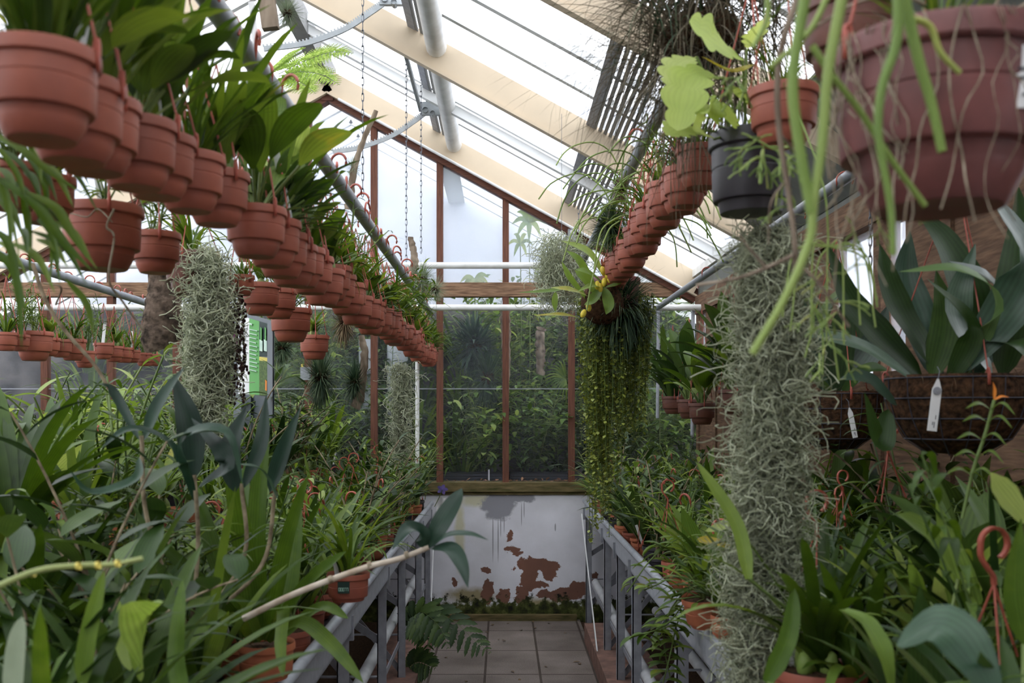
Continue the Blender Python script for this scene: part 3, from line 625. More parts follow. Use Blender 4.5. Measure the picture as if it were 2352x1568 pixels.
pipe('conduit', [P(1512, 712, 7.65), P(1510, 960, 7.65)], .012, 'steel', 'thin grey upright pipe behind the trailing green vine', 'pipe')
for pts, lab in ((((-.50, 6.8, .02), (-.525, 7.66, .82)), 'thin white lath leaning against the wide bench'), (((.585, 6.0, .02), (.605, 7.64, .83)), 'thin white lath leaning against the narrow bench')):
    b = MB(); bar(b, pts[0], pts[1], .028, .006, up=(1, 0, 0)); tag(part('leaning_lath', b, 'white', None, False), lab, 'lath')
# hanging pipes
PZL, PZR = 2.40, 2.62
pipe('hanging_pipe', [(-.565, .4, PZL), (-.555, YW-.1, PZL-.02)], .024, 'pipeg', 'grey pipe carrying the pots over the wide bench edge')
pipe('hanging_pipe', [(.53, .4, PZR), (.52, YW-.9, PZR-.02)], .024, 'pipeg', 'grey pipe carrying the pots over the narrow bench')
pipe('hanging_pipe', [(-.93, .8, 2.42), (-.90, YW-.15, 2.40)], .022, 'pipeg', 'grey pipe carrying the second line of pots over the wide bench')
pipe('hanging_pipe', [(-2.47, 2.5, 2.385), (-2.45, YW-.1, 2.365)], .024, 'pipeg', 'grey pipe carrying the pots above the raised staging')
pipe('hanging_pipe', [(1.16, .6, 2.40), (1.16, YW-.3, 2.40)], .020, 'pipeg', 'grey pipe carrying baskets beside the boarded side wall')

# ================================================================== ROOF FITTINGS
def chain(px, top, bot, Y, label, link_l=.034):
    p0, p1 = P(px, top, Y), P(px, bot, Y); n = min(100, int((p0[2]-p1[2])/(link_l*.78)))
    b = MB(); th = np.linspace(0, 2*PI, 9)
    for i in range(n):
        z = p0[2]-i*link_l*.78; a = np.stack([.0055*np.cos(th), 0*th, .5*link_l*np.sin(th)], -1)
        if i % 2: a = a[:, [1, 0, 2]]
        tubes(b, a+np.array([p0[0], p0[1], z]), .0021, 4)
    return tag(part('chain', b, 'chain'), label, 'chain')
chain(833, 5, 470, 4.9, 'steel chain hanging down beside the driftwood branch', .05)
chain(933, 100, 610, 6.0, 'steel chain holding the silver air plant slab, further from the aisle', .046)
chain(967, 190, 600, 6.4, 'steel chain holding the silver air plant slab, nearer the aisle', .046)
chain(1329, 485, 590, 6.4, 'steel chain above the vine pot at the far end', .046)
chain(1999, 420, 640, 3.2, 'steel chain in front of the brown side wall', .04)
def rack(pts, Y, label, nteeth):
    t = empty('vent_rack', P(*pts[-1], Y), label, 'vent rack'); o = np.array(t.location)
    c = spline([P(a, b_, Y) for a, b_ in pts], 30)-o
    b = MB()
    for i in range(29): bar(b, c[i], c[i+1], .012, .028, up=(0, 0, 1))
    part('curved_bar', b, 'alu', t, False)
    b = MB(); d = spline([P(a, b_, Y) for a, b_ in pts], nteeth)-o
    for i in range(nteeth-1):
        tt = nrm(d[i+1]-d[i]); u = np.cross((0, -1, 0), tt); u = u if u[2] > 0 else -u
        bar(b, d[i]+u*.012, d[i]+u*.024, .011, .008, up=tt)
    part('teeth', b, 'alu', t, False)
    b = MB(); box(b, (-.05, -.015, -.03), (.10, .015, .06)); tubes(b, np.array([[-.02, -.03, 0], [-.02, .03, 0]]), .02, 10); tubes(b, np.array([[.03, -.03, -.02], [.03, .03, -.02]]), .016, 10); part('pinion_plate', b, 'alu', t, False)
rack([(606, 112), (700, 100), (790, 68), (850, 30), (893, 0)], 5.5, 'grey toothed vent rack curving under the roof, nearer one', 46)
rack([(765, 349), (830, 338), (900, 312), (950, 280), (984, 255)], 6.9, 'grey toothed vent rack curving under the roof, by the gable', 42)
b = MB(); bar(b, P(925, 100, 5.8), P(966, 252, 6.85), .02, .03); tag(part('vent_rod', b, 'alu', None, False), 'grey rod running down to the toothed rack by the gable', 'rod')
def blind(x0, x1, nsl, label, tube_side, name='slatted_blind'):
    t = empty(name, (x0, 0, roofz(x0)), label, 'blind')
    b = MB(); zz = lambda x: roofz(x)-roofz(x0)-.035
    bar(b, (0, .5, zz(x0)), (0, YW-.02, zz(x0)), .05, .012, up=(SL, 0, 1)); part('bottom_bar', b, 'steel2', t, False)
    w = (x1-x0)
    for i in range(nsl):
        x = w*(i+.9)/(nsl+.6); b = MB(); bar(b, (x, .5, -SL*x-.035), (x, YW-.02, -SL*x-.035), w/(nsl+.6)*.72, .008, up=(SL, 0, 1)); part('slat', b, 'slat', t, False)
    if tube_side:
        b = MB(); x = w+.06; tubes(b, np.array([[x, y, -SL*x-.07] for y in np.linspace(.5, YW-.02, 8)]), .06, 14); part('roller', b, 'pipew', t)
blind(-.52, -.44, 2, 'grey slatted roof blind with a pale roller, high by the vent racks', True)
blind(.50, .72, 7, 'grey slatted roof blind above the pots by the side wall', False)
b = MB(); tubes(b, np.array([[x, YW-.10, roofz(x)-.225] for x in np.linspace(XR+.1, XE-.1, 20)]), .011, 6); tag(part('cable', b, 'white'), 'cream cable fixed along the sloping gable timber', 'cable')
t = empty('junction_box', P(1314, 540, 7.72), 'small grey electrical box on the gable timber', 'electrical box')
b = MB(); box(b, (-.032, -.03, -.045), (.032, .03, .045)); part('housing', b, 'box', t, False)
b = MB(); lathe(b, [(.001, .004), (.016, .004), (.018, 0)], 14); o = part('dial', b, 'white', t); o.rotation_euler.x = PI/2; o.location = (0, -.031, .022)
b = MB(); tubes(b, spline([(-.01, -.01, -.045), (-.012, -.01, -.1), (.01, -.01, -.13)], 8), .004, 5); part('lead', b, 'ink', t)

# ================================================================== HANGING ROWS
kinds_row = ['strapB', 'grassA', 'broadA', 'strapB', 'broadC', 'bulbA', 'grassB', 'broadA', 'denseB', 'strapC', 'caneA', 'bulbA', 'broadD', 'denseA']
near = [(110, -.54, 1.166, 2.02, 'grassB'), (0, -.563, 1.306, 2.03, 'broadA'), (0, -.593, 1.446, 2.05, 'strapB'), (0, -.585, 1.586, 2.06, 'broadA'), (0, -.599, 1.726, 2.075, 'strapB'),
        (0, -.587, 1.866, 2.08, 'grassB'), (0, -.575, 2.0, 2.08, 'bulbA'), (0, -.533, 2.15, 2.04, 'broadX'), (0, -.53, 2.29, 2.04, 'denseB'), (0, -.54, 2.43, 2.035, 'denseB')]
PROTOS['broadX'] = ('large glossy oval leaves', lambda: f_broad(11, .17, .075, el=(.45, 1.4), bend=(0, .6), prof='spoon', stalk=.7))
PROTOS['strapG'] = ('broad strap leaves', lambda: f_strap(16, .40, .040, bend=(.1, 1.0), el=(.9, 1.5), k=5))
PROTOS['broadE'] = ('pale spoon leaves', lambda: f_broad(12, .17, .055, mat='light', prof='spoon', el=(.5, 1.4), stalk=.7))
rowL = near[:]
y = 2.57; seq = ['broadA', 'caneA', 'broadD', 'bulbA', 'denseA', 'grassA', 'broadD', 'caneC', 'bulbA', 'broadA', 'denseA', 'denseB', 'strapC', 'denseB', 'denseA', 'broadA', 'strapC', 'grassB', 'caneA', 'bulbA', 'caneC']
i = 0
while y < YW-.28:
    rowL.append((0, -.54+R.uniform(-.012, .012), y, 2.045+R.uniform(-.02, .02)+.004*(y-2.5), seq[i % len(seq)])); y += .142+R.uniform(-.004, .006); i += 1
for i, (_, x, y, z, kd) in enumerate(rowL):
    t = empty('hanging_orchid', (x, y, z), 'hanging pot of %s, %s from the camera on the aisle pipe' % (PROTOS[kd][0], ordinal(i+1)), 'hanging plant', 'pots hung over the wide bench edge')
    pot_parts(t, .065, 'terra', round(PZL-z-.006, 2), rot=R.uniform(0, 6))
    plant_parts(t, kd, scale=R.uniform(.75, 1.0) if i > 9 else R.uniform(1.0, 1.15), rot=R.uniform(0, 6))
    if i < 10 and i not in (4, 7, 5): plant_parts(t, ['strapG', 'broadE', 'strapB', 'broadX'][i % 4], scale=R.uniform(.8, 1.05), rot=R.uniform(0, 6))
    elif i >= 10 and i % 3 == 0: plant_parts(t, 'broadA', scale=.75, rot=R.uniform(0, 6))
    if i in (1, 4, 8, 15, 22, 31, 44): add_stake(t, .065, -1.2 if i != 8 else -.35, .12 if i != 8 else .17, .2, .018 if i != 8 else .022)
# second line, mixed sizes
row2 = [(30, 385, 1.78, .05, 'caneC'), (105, 413, 1.92, .055, 'strapC'), (235, 480, 2.17, .086, 'caneD'), (357, 540, 2.5, .062, 'caneA'), (557, 636, 3.33, .04, 'grassA'), (598, 655, 3.62, .07, 'bulbA'), (640, 668, 3.9, .07, 'caneC'), (668, 712, 4.12, .085, 'strapC'), (722, 773, 4.6, .068, 'bulbA')]
for i, (px, py, y, r, kd) in enumerate(row2):
    p = P(px, py, y)
    t = empty('hanging_orchid', p, 'hanging pot of %s, %s from the camera on the second pipe' % (PROTOS[kd][0], ordinal(i+1)), 'hanging plant', 'pots hung in the second line over the wide bench')
    pot_parts(t, r, 'terra', round(2.42-p[2], 2), rot=R.uniform(0, 6)); plant_parts(t, kd, scale=.62, rot=R.uniform(0, 6))
    if i in (1, 2): add_stake(t, r, 1.9, .11, .2, .016)
x0 = -2.45; i = 0
for px, py, r in ((14, 766, .055), (45, 771, .05), (78, 764, .095), (112, 778, .06), (140, 782, .06), (167, 781, .075), (195, 808, .06), (238, 790, .06), (262, 797, .06), (285, 800, .06), (305, 806, .05), (330, 812, .055), (352, 815, .05)):
    p = PX(px, py, x0); i += 1; kd = ['grassA', 'strapC', 'caneC', 'caneA', 'bulbA'][i % 5]
    t = empty('hanging_orchid', p, 'hanging pot of %s, %s from the camera on the staging pipe' % (PROTOS[kd][0], ordinal(i)), 'hanging plant', 'pots hung above the raised staging')
    pot_parts(t, r, 'terra', round(2.385-p[2], 2), rot=R.uniform(0, 6)); plant_parts(t, kd, scale=.75, rot=R.uniform(0, 6))
    if i in (8, 11): add_stake(t, r, -1.3, .13, .1, .018)
# pots over the narrow bench
y = 2.62; i = 0; rowR = []
while y < 4.75: rowR.append((.518+R.uniform(-.012, .012), y, 2.29+R.uniform(-.015, .015), .065)); y += .145
for j, (x, y, z, r) in enumerate(rowR):
    kd = ['grassB', 'strapC', 'grassA', 'caneC', 'bulbA', 'grassB', 'strapC'][j % 7]
    t = empty('hanging_orchid', (x, y, z), 'hanging pot of %s, %s of the matching pots over the narrow bench' % (PROTOS[kd][0], ordinal(j+1)), 'hanging plant', 'pots hung over the narrow bench')
    pot_parts(t, r, 'terra', round(PZR-z-.006, 2), rot=R.uniform(0, 6)); plant_parts(t, kd, scale=.6, rot=R.uniform(0, 6))
    if j in (5, 9): add_stake(t, r, -1.7, .12, .2, .016)

# ================================================================== BENCH PLANTS (regular stock)
bench_kinds = ['strapA', 'caneA', 'bulbA', 'strapC', 'caneB', 'strapB', 'caneD', 'broadB', 'strapD', 'caneC', 'broadC', 'bulbB', 'grassB', 'strapA', 'caneA']
def stock(xs, y0s, y1, step, z, where, group, hook, smin, smax, mats=('clay', 'terra', 'clay', 'black')):
    for ri, x in enumerate(xs):
        ys_ = []; y = y1
        while y > max(y0s, abs(x)*F/1230): ys_.append(y); y -= step*R.uniform(.85, 1.2)
        for k, y in enumerate(ys_):
            kd = R.choice(bench_kinds); r = R.choice([.055, .06, .065, .07]); xx = x+R.uniform(-.03, .03)
            t = empty('potted_orchid', (xx, y, z+r*1.25), 'pot of %s, %s from the gable in the %s' % (PROTOS[kd][0], ordinal(k+1), where[ri]), 'potted plant', group)
            pot_parts(t, r, R.choice(mats), None, saucer=False)
            if R.random() < hook:
                h = part('hanger', cached(('hang', r, .30), lambda: hanger_mesh(r, .30)), None, t); h.rotation_euler = (R.uniform(-.15, .15), R.uniform(-.15, .15), R.uniform(0, 6))
            plant_parts(t, kd, scale=R.uniform(smin, smax), rot=R.uniform(0, 6))
            if R.random() < .22: add_stake(t, r, None, .10, .3)
names = ['edge row', 'second row', 'third row', 'fourth row', 'fifth row']
stock([-.66, -.84, -1.04], 2.75, 7.5, .21, .88, ['wide bench '+n for n in names], 'potted plants on the wide bench', .35, .95, 1.3)
stock([-1.3, -1.6, -1.95, -2.4, -2.9], 2.9, 7.45, .30, 1.15, ['staging '+n for n in ('front row', 'second row', 'third row', 'fourth row', 'back row')], 'potted plants on the raised staging', .25, 1.15, 1.6)
stock([.72, .91, 1.12, 1.32], 2.35, 7.5, .21, .895, ['narrow bench '+n for n in names], 'potted plants on the narrow bench', .4, .9, 1.2)

for i, (y, kd, x) in enumerate(((4.0, 'broadB', 1.16), (4.5, 'broadA', 1.12), (5.0, 'broadB', 1.16), (5.6, 'broadA', 1.12), (6.2, 'broadB', 1.16), (6.8, 'strapD', 1.16))):
    t = empty('hanging_orchid', (x, y, 1.66+.03*(i % 3)), 'hanging pot of %s, %s from the fibre baskets along the boarded wall' % (PROTOS[kd][0], ordinal(i+1)), 'hanging plant', 'pots hung along the boarded wall')
    pot_parts(t, .075, 'brownpot', round(2.40-t.location.z, 2)); plant_parts(t, kd, scale=1.75, rot=R.uniform(0, 6)); plant_parts(t, kd, scale=1.3, rot=R.uniform(0, 6))
for i, (y, kd) in enumerate(((1.95, 'strapD'), (2.2, 'broadB'), (2.75, 'strapD'), (3.1, 'broadB'), (3.45, 'caneB'), (3.8, 'strapA'), (4.2, 'broadB'), (4.6, 'caneA'))):
    t = empty('potted_orchid', (1.42 if y > 2.3 else 1.05, y, 1.03), 'tall pot of %s, %s from the camera against the boarded wall' % (PROTOS[kd][0], ordinal(i+1)), 'potted plant', 'tall plants against the boarded wall')
    pot_parts(t, .07, 'black', None, saucer=False); plant_parts(t, kd, scale=1.6 if 'broad' in kd else 1.45, rot=R.uniform(0, 6))

# ================================================================== SINGLE PLANTS AND FITTINGS
PROF['oak'] = lambda t: (np.maximum(np.sin(PI*np.clip((t-.08)/.92, 0, 1)**1.25), 0)**.55)*(.72+.46*np.abs(np.sin(t*15))**.7)+.04
PROF['lobe'] = lambda t: np.maximum(np.sin(PI*np.clip(t, 0, 1)**.8), 0)**.6*(1+.22*np.sin(t*40))+.03
def H(pts, n=14): return spline([P(a, b_, c) for a, b_, c in pts], n)
def hleaf(mb, pts, wpx, prof='strap', tint=.4, fold=.3, k=5, nm=(0, -.75, .65), ripple=0, n=16):
    """one leaf along a centre line given as (px, py, distance); wpx is its full width in photo pixels at its middle"""
    c = H(pts, n); Y = c[len(c)//2][1]; leaves(mb, c, wpx*Y/F/2, np.broadcast_to(np.array(nm, float), c.shape), prof, fold, k, tint, ripple=ripple)
def htube(mb, pts, rpx, sides=8, tint=.4, n=20, r1=None):
    c = H(pts, n); Y = c[:, 1].mean(); tubes(mb, c, np.linspace(rpx, rpx if r1 is None else r1, n)*Y/F, sides, tint)
def shift(mb, loc):
    mb.V = [v-np.asarray(loc) for v in mb.V]; return mb
def wpart(name, mb, mats, t, smooth=True, label=None): return part(name, shift(mb, np.array(t.location)), mats, t, smooth, label)

def nearest(p, base='potted_orchid'):
    c = [o for o in C.objects if o.type == 'EMPTY' and o.name.split('.')[0] == base]
    return min(c, key=lambda o: (o.location.x-p[0])**2+(o.location.y-p[1])**2)
def plant_leaf(b, pts, mat):
    r0 = P(*pts[0]); t = nearest(r0); o = np.array(t.location); m = (o+r0)/2+np.array([0, 0, .04]); s_ = MB(); tubes(s_, spline([o, m, r0], 10), .0032, 6, .4)
    wpart('leaf', b, mat, t); wpart('leaf_stalk', s_, 'stem', t)
# --- bench foreground
PROTOS['caneE'] = ('broad dark leaves on canes', lambda: f_cane(7, .62, .19, .050, mat='dark', step=.05, stemmat='cane', bend=(.1, .9)))
PROTOS['strapE'] = ('long arching strap leaves', lambda: f_strap(34, .50, .032, bend=(.4, 1.6)))
PROTOS['caneF'] = ('tall fine leafy canes', lambda: f_cane(12, .58, .11, .016, step=.028))
PROTOS['pleat'] = ('wide pleated leaves', lambda: f_broad(9, .30, .10, mat='light', el=(.9, 1.45), bend=(.1, .8), prof='lance', stalk=.25))
PROTOS['strapF'] = ('stiff pale strap leaves', lambda: f_strap(20, .46, .030, mat='light', bend=(.1, .8), el=(.9, 1.5)))
fg = [(-.65, 1.42, 'strapE', 'at the near corner of the wide bench', 1.0), (-.68, 1.78, 'strapD', 'second along the near edge of the wide bench', 1.25), (-.86, 1.92, 'caneE', 'third from camera on the wide bench', 1.0),
      (-.66, 2.12, 'strapB', 'beside the pot with the number tag', 1.15), (-.87, 2.25, 'caneE', 'left of the bright strap-leaved plant', 1.1), (-1.07, 2.25, 'strapE', 'at the left picture edge', 1.15), (-.85, 2.58, 'caneF', 'behind the bright strap-leaved plant', 1.0),
      (-1.06, 2.6, 'caneE', 'below the long grey moss', .95), (-1.3, 2.62, 'strapE', 'at the front of the raised staging', 1.2), (-1.02, 2.0, 'strapC', 'deep on the near part of the wide bench', 1.5),
      (.74, 1.42, 'strapD', 'at the near corner of the narrow bench', 1.1), (.74, 1.72, 'bulbB', 'with the large red hook on the narrow bench', 1.3), (.93, 1.85, 'pleat', 'with pleated leaves at the right picture edge', 1.1), (.92, 2.1, 'strapF', 'behind the large red hook', 1.0),
      (1.12, 2.25, 'pleat', 'under the fibre basket', 1.15), (.74, 2.02, 'strapE', 'right of the long moss column', .95), (1.3, 2.5, 'caneF', 'against the boarded wall under the basket', 1.1), (.93, 2.4, 'strapD', 'third row in from the long moss', 1.1)]
PROTOS['caneG'] = ('arching drooping canes', lambda: f_cane(12, .66, .15, .020, step=.032, lean=1.1, bend=(.8, 1.9)))
PROTOS['strapH'] = ('slim dark strap leaves', lambda: f_strap(44, .52, .019, mat='dark', bend=(.3, 1.7)))
fg += [(-.80, 1.62, 'strapH', 'nearest the camera beside the mottled cane', 1.0), (-.95, 2.42, 'caneG', 'in front of the cork bark piece', 1.0), (-1.2, 2.45, 'strapH', 'at the picture edge below the staging pots', 1.1), (-.72, 2.75, 'caneG', 'behind the outstretched pale cane', .8), (-.78, 2.02, 'strapH', 'under the dark blue-green canes', 1.0), (-1.1, 2.9, 'caneG', 'before the long pale moss on the wide bench', 1.05),
       (.84, 1.62, 'caneG', 'before the largest red hook', .85), (1.0, 2.0, 'strapH', 'below the wide fibre basket', 1.1), (.80, 2.25, 'strapH', 'just right of the moss foot', .95), (1.1, 2.6, 'caneG', 'below the smaller fibre basket', 1.0), (.86, 2.75, 'strapH', 'behind the moss column', .9)]
for x, y, kd, where, sc_ in fg:
    t = empty('potted_orchid', (x, y, (.88 if x < 0 else .895)+.085), 'potted plant of %s %s' % (PROTOS[kd][0], where), 'potted plant', 'large plants near the camera')
    if x < -1.2: t.location.z += .27
    pot_parts(t, .07, 'clay' if x < 0 else 'terra', None, saucer=False); plant_parts(t, kd, scale=sc_, rot=R.uniform(0, 6))

# bright strap-leaved plant in a clay pot at the rail
t = empty('potted_orchid', P(612, 1478, 2.42), 'bright green strap leaved plant in a clay pot against the bench rail', 'potted plant')
pot_parts(t, .068, 'clay', None, saucer=False)
b = MB()
for pts, w_, tn in ((((590, 1470, 2.42), (560, 1250, 2.38), (518, 985, 2.3)), 50, .42), (((600, 1470, 2.42), (590, 1230, 2.42), (612, 930, 2.45)), 46, .38), (((612, 1470, 2.42), (655, 1270, 2.35), (708, 1092, 2.25)), 44, .4), (((620, 1470, 2.42), (700, 1350, 2.3), (795, 1266, 2.2)), 42, .42),
                    (((600, 1470, 2.4), (545, 1380, 2.3), (470, 1385, 2.2), (415, 1395, 2.15)), 34, .6), (((625, 1470, 2.4), (690, 1430, 2.3), (760, 1480, 2.2), (835, 1568, 2.15)), 38, .55), (((585, 1470, 2.42), (500, 1290, 2.4), (455, 1130, 2.45)), 42, .35), (((580, 1470, 2.42), (480, 1360, 2.3), (350, 1230, 2.25)), 38, .3),
                    (((620, 1470, 2.45), (665, 1360, 2.5), (690, 1150, 2.6)), 38, .45), (((610, 1470, 2.4), (650, 1400, 2.25), (645, 1480, 2.1), (650, 1555, 2.05)), 30, .6), (((640, 1470, 2.45), (735, 1395, 2.4), (800, 1420, 2.35)), 28, .5), (((580, 1475, 2.4), (530, 1410, 2.2), (480, 1430, 2.1), (430, 1500, 2.0)), 34, .55), (((590, 1475, 2.4), (560, 1200, 2.5), (565, 1060, 2.6)), 34, .3)):
    hleaf(b, pts, w_, 'strap', tn, .35)
wpart('leaves', b, 'mid', t)
# dark leaved canes to its left
t = empty('potted_orchid', P(440, 1440, 2.2), 'tall dark canes with broad blue-green leaves rising above the wide bench', 'potted plant')
t.location.z = .96; pot_parts(t, .07, 'clay', None, saucer=False)
b = MB(); s_ = MB()
for pts, w_, tn in ((((330, 1010, 2.15), (368, 925, 2.12), (424, 842, 2.1)), 42, .45), (((445, 1100, 2.2), (437, 980, 2.2), (398, 858, 2.22)), 62, .15), (((455, 1120, 2.1), (520, 1060, 2.0), (440, 960, 2.1)), 50, .1), (((450, 1130, 2.2), (390, 1020, 2.1), (300, 985, 2.0), (230, 1030, 1.95)), 30, .45),
                    (((620, 1130, 2.3), (650, 1040, 2.3), (690, 935, 2.3)), 40, .35), (((540, 1130, 2.25), (530, 1030, 2.25), (568, 930, 2.3)), 50, .1), (((560, 1120, 2.25), (600, 1020, 2.25), (612, 905, 2.3)), 36, .2), (((320, 1010, 2.1), (260, 900, 2.15), (215, 880, 2.1)), 22, .3), (((640, 1150, 2.3), (600, 1080, 2.2), (540, 1065, 2.1)), 24, .7),
                    (((445, 1150, 2.1), (420, 1010, 2.0), (520, 990, 1.95), (560, 1120, 1.95)), 26, .5), (((320, 1050, 2.0), (310, 1100, 1.95), (210, 1130, 1.9), (160, 1080, 1.85)), 24, .6)):
    hleaf(b, pts, w_, 'lance', tn, .28)
wpart('leaves', b, 'blue', t)
for pts in (((440, 1440, 2.2), (455, 1250, 2.2), (447, 1090, 2.2)), ((450, 1440, 2.2), (560, 1280, 2.25), (555, 1110, 2.25)), ((450, 1440, 2.2), (600, 1300, 2.3), (632, 1130, 2.3)), ((430, 1440, 2.2), (340, 1200, 2.12), (325, 1000, 2.12))): s_ = MB(); htube(s_, pts, 5, 7, .2); wpart('stem', s_, 'cane', t)
# outstretched cane with four leaves over the rail
t = empty('orchid_cane', P(600, 1400, 2.1), 'outstretched pale cane ending in four dark leaves across the aisle', 'orchid cane')
b = MB(); htube(b, ((560, 1420, 2.15), (680, 1362, 2.12), (830, 1306, 2.1), (920, 1282, 2.1), (985, 1256, 2.1)), 8, 10, .3, 30, 6); wpart('stem', b, 'palecane', t)
b = MB()
for pts, w_, tn in ((((985, 1258, 2.1), (1012, 1205, 2.1), (1045, 1150, 2.12), (1061, 1121, 2.14)), 46, .18), (((985, 1258, 2.1), (1030, 1228, 2.05), (1080, 1226, 2.0), (1122, 1240, 1.97)), 17, .3), (((990, 1258, 2.1), (1035, 1260, 2.03), (1062, 1300, 1.99), (1075, 1350, 1.97)), 38, .2), (((975, 1258, 2.1), (965, 1222, 2.08), (935, 1215, 2.04), (901, 1262, 2.0)), 44, .15)):
    hleaf(b, pts, w_, 'lance', tn, .25)
wpart('leaves', b, 'blue', t)
for px, py in ((760, 1330), (850, 1297), (935, 1274)): q = P(px, py, 2.1); b = MB(); tubes(b, np.array([q-(.004, 0, .0015), q+(.004, 0, .0015)]), .0082, 10); wpart('node', b, 'root', t)
t = empty('orchid_cane', P(0, 1345, 1.25), 'mottled yellow cane crossing the near corner of the wide bench', 'orchid cane')
b = MB(); htube(b, ((-60, 1372, 1.25), (80, 1312, 1.27), (190, 1298, 1.29), (260, 1296, 1.3), (328, 1282, 1.31)), 8, 10, .8, 24, 6); wpart('stem', b, 'stem', t)
for px, py in ((75, 1316), (180, 1300), (225, 1298), (270, 1294)): q = P(px, py, 1.28); b = MB(); tubes(b, np.array([q-(.002, 0, .0005), q+(.002, 0, .0005)]), .0052, 10); wpart('node', b, 'yellow', t)
t = empty('broad_leaf_plant', P(310, 1568, 1.6), 'curled yellow-green leaf standing low on the wide bench', 'plant'); b = MB()
hleaf(b, ((318, 1560, 1.6), (328, 1480, 1.55), (335, 1430, 1.5), (300, 1382, 1.42)), 125, 'round', .55, .28, 7); hleaf(b, ((300, 1540, 1.6), (285, 1460, 1.62), (275, 1380, 1.6)), 40, 'lance', .7, .5); wpart('leaves', b, 'light', t)
for pts, w_, mt, lab in ((((190, 1568, 1.5), (205, 1460, 1.5), (240, 1310, 1.5)), 46, 'mid', 'single broad strap leaf with a yellow tip in the near corner'), (((30, 1600, 1.35), (38, 1500, 1.35), (52, 1415, 1.35)), 50, 'sage', 'blunt grey-green leaf at the bottom corner of the picture'),
                         (((420, 1600, 1.5), (405, 1500, 1.55), (420, 1330, 1.6)), 40, 'mid', 'broad upright leaf between the curled leaf and the clay pot')):
    b = MB(); hleaf(b, pts, w_, 'strap', .45, .25); plant_leaf(b, pts, mt)
# drooping leaves coming down from the second line
t = empty('drooping_orchid', P(-40, 380, 1.55), 'orchid with long drooping leaves hanging in from the picture edge', 'hanging plant')
b = MB(); s_ = MB()
htube(s_, ((30, 374, 1.78), (-40, 350, 1.62), (-60, 380, 1.5)), 3, 6, .4)
htube(s_, ((-60, 380, 1.5), (60, 440, 1.55), (130, 500, 1.6), (200, 590, 1.65)), 4, 6, .4)
for pts, w_, tn in ((((-20, 400, 1.5), (80, 470, 1.5), (150, 560, 1.5), (215, 625, 1.5)), 24, .35), (((0, 410, 1.5), (20, 470, 1.5), (28, 620, 1.5)), 16, .4), (((50, 440, 1.55), (66, 520, 1.55), (70, 640, 1.55)), 18, .35), (((60, 440, 1.5), (130, 480, 1.5), (170, 545, 1.5), (225, 620, 1.5)), 22, .5), (((-30, 300, 1.5), (60, 350, 1.5), (120, 400, 1.5), (200, 450, 1.5)), 20, .45),
                    (((-20, 320, 1.5), (40, 400, 1.5), (62, 480, 1.5)), 14, .4), (((80, 380, 1.55), (105, 430, 1.55), (110, 520, 1.55)), 16, .35), (((-30, 560, 1.5), (30, 620, 1.5), (60, 720, 1.5)), 20, .3), (((-40, 520, 1.45), (20, 560, 1.45), (45, 690, 1.45), (50, 800, 1.45)), 20, .25), (((90, 460, 1.6), (120, 540, 1.6), (115, 650, 1.6)), 15, .45), (((150, 640, 1.6), (200, 700, 1.6), (215, 770, 1.6)), 16, .4)):
    hleaf(b, pts, w_, 'lance', tn, .3)
for i in range(26):
    px, py = R.uniform(-60, 110), R.uniform(300, 560); L_ = R.uniform(80, 190); dx = R.uniform(.15, 1.0)
    hleaf(b, ((px, py, 1.55), (px+L_*.5*dx, py+L_*.22, 1.53), (px+L_*dx*.85, py+L_*.75, 1.5)), R.uniform(10, 19), 'lance', R.uniform(.1, .7), .3)
wpart('leaves', b, 'mid', t); wpart('stems', s_, 'stem', t)
b = MB(); htube(b, ((262, 480, 2.02), (245, 520, 2.0), (262, 545, 2.0), (250, 640, 2.0), (280, 690, 2.05), (330, 760, 2.1)), 2.6, 6, .5, 40); htube(b, ((150, 505, 2.06), (160, 490, 2.05), (200, 498, 2.04), (225, 480, 2.03), (258, 510, 2.01)), 1.6, 6, .5, 30)
o = min([q for q in C.objects if q.name.startswith('hanging_orchid')], key=lambda q: (q.location-Vector(P(235, 480, 2.17))).length); wpart('root', b, 'root', o)
t = empty('orchid_cane', P(70, 600, 2.3), 'bare brown segmented cane slanting down across the small hanging pots', 'orchid cane')
b = MB(); htube(b, ((75, 605, 2.3), (105, 690, 2.3), (150, 760, 2.3), (215, 835, 2.3), (255, 900, 2.3)), 5, 8, .3, 26, 4); wpart('stem', b, 'cane', t)
b = MB(); htube(b, ((100, 650, 2.3), (140, 660, 2.3), (128, 700, 2.32)), 2.5, 6, .3); wpart('side_shoot', b, 'cane', t)

# number-tagged pot
p = P(800, 1318, 2.92); t = empty('potted_orchid', p, 'terracotta pot with a dark tag numbered 00077 beside the bench rail', 'potted plant')
pot_parts(t, .062, 'terra', None, saucer=False); plant_parts(t, 'strapC', scale=.9); add_stake(t, .062, 2.6, .07)
b = MB(); box(b, (-.020, -.0675, -.045), (.014, -.0655, -.012)); tg = part('number_tag', b, 'tag', t, False, label='dark green tag reading 00077')
SEG7 = {'0': 'abcdef', '7': 'abc', '1': 'bc', '5': 'afgcd'}
def digits(txt, x, z, w_, h, y, gap=1.35, th=.16):
    m = MB(); pos = {'a': ((0, h), (w_, h)), 'b': ((w_, h), (w_, h/2)), 'c': ((w_, h/2), (w_, 0)), 'd': ((0, 0), (w_, 0)), 'e': ((0, 0), (0, h/2)), 'f': ((0, h/2), (0, h)), 'g': ((0, h/2), (w_, h/2))}
    for i, ch in enumerate(txt):
        for sg in SEG7[ch]:
            (a, c_), (d, e) = pos[sg]; ox = x+i*w_*gap
            bar(m, (ox+a, y, z+c_), (ox+d, y, z+e), th*w_*2, .0008, up=(0, 1, 0))
    return m
part('lettering', digits('00077', -.017, -.038, .0042, .009, -.0679), 'tagtext', tg, False)

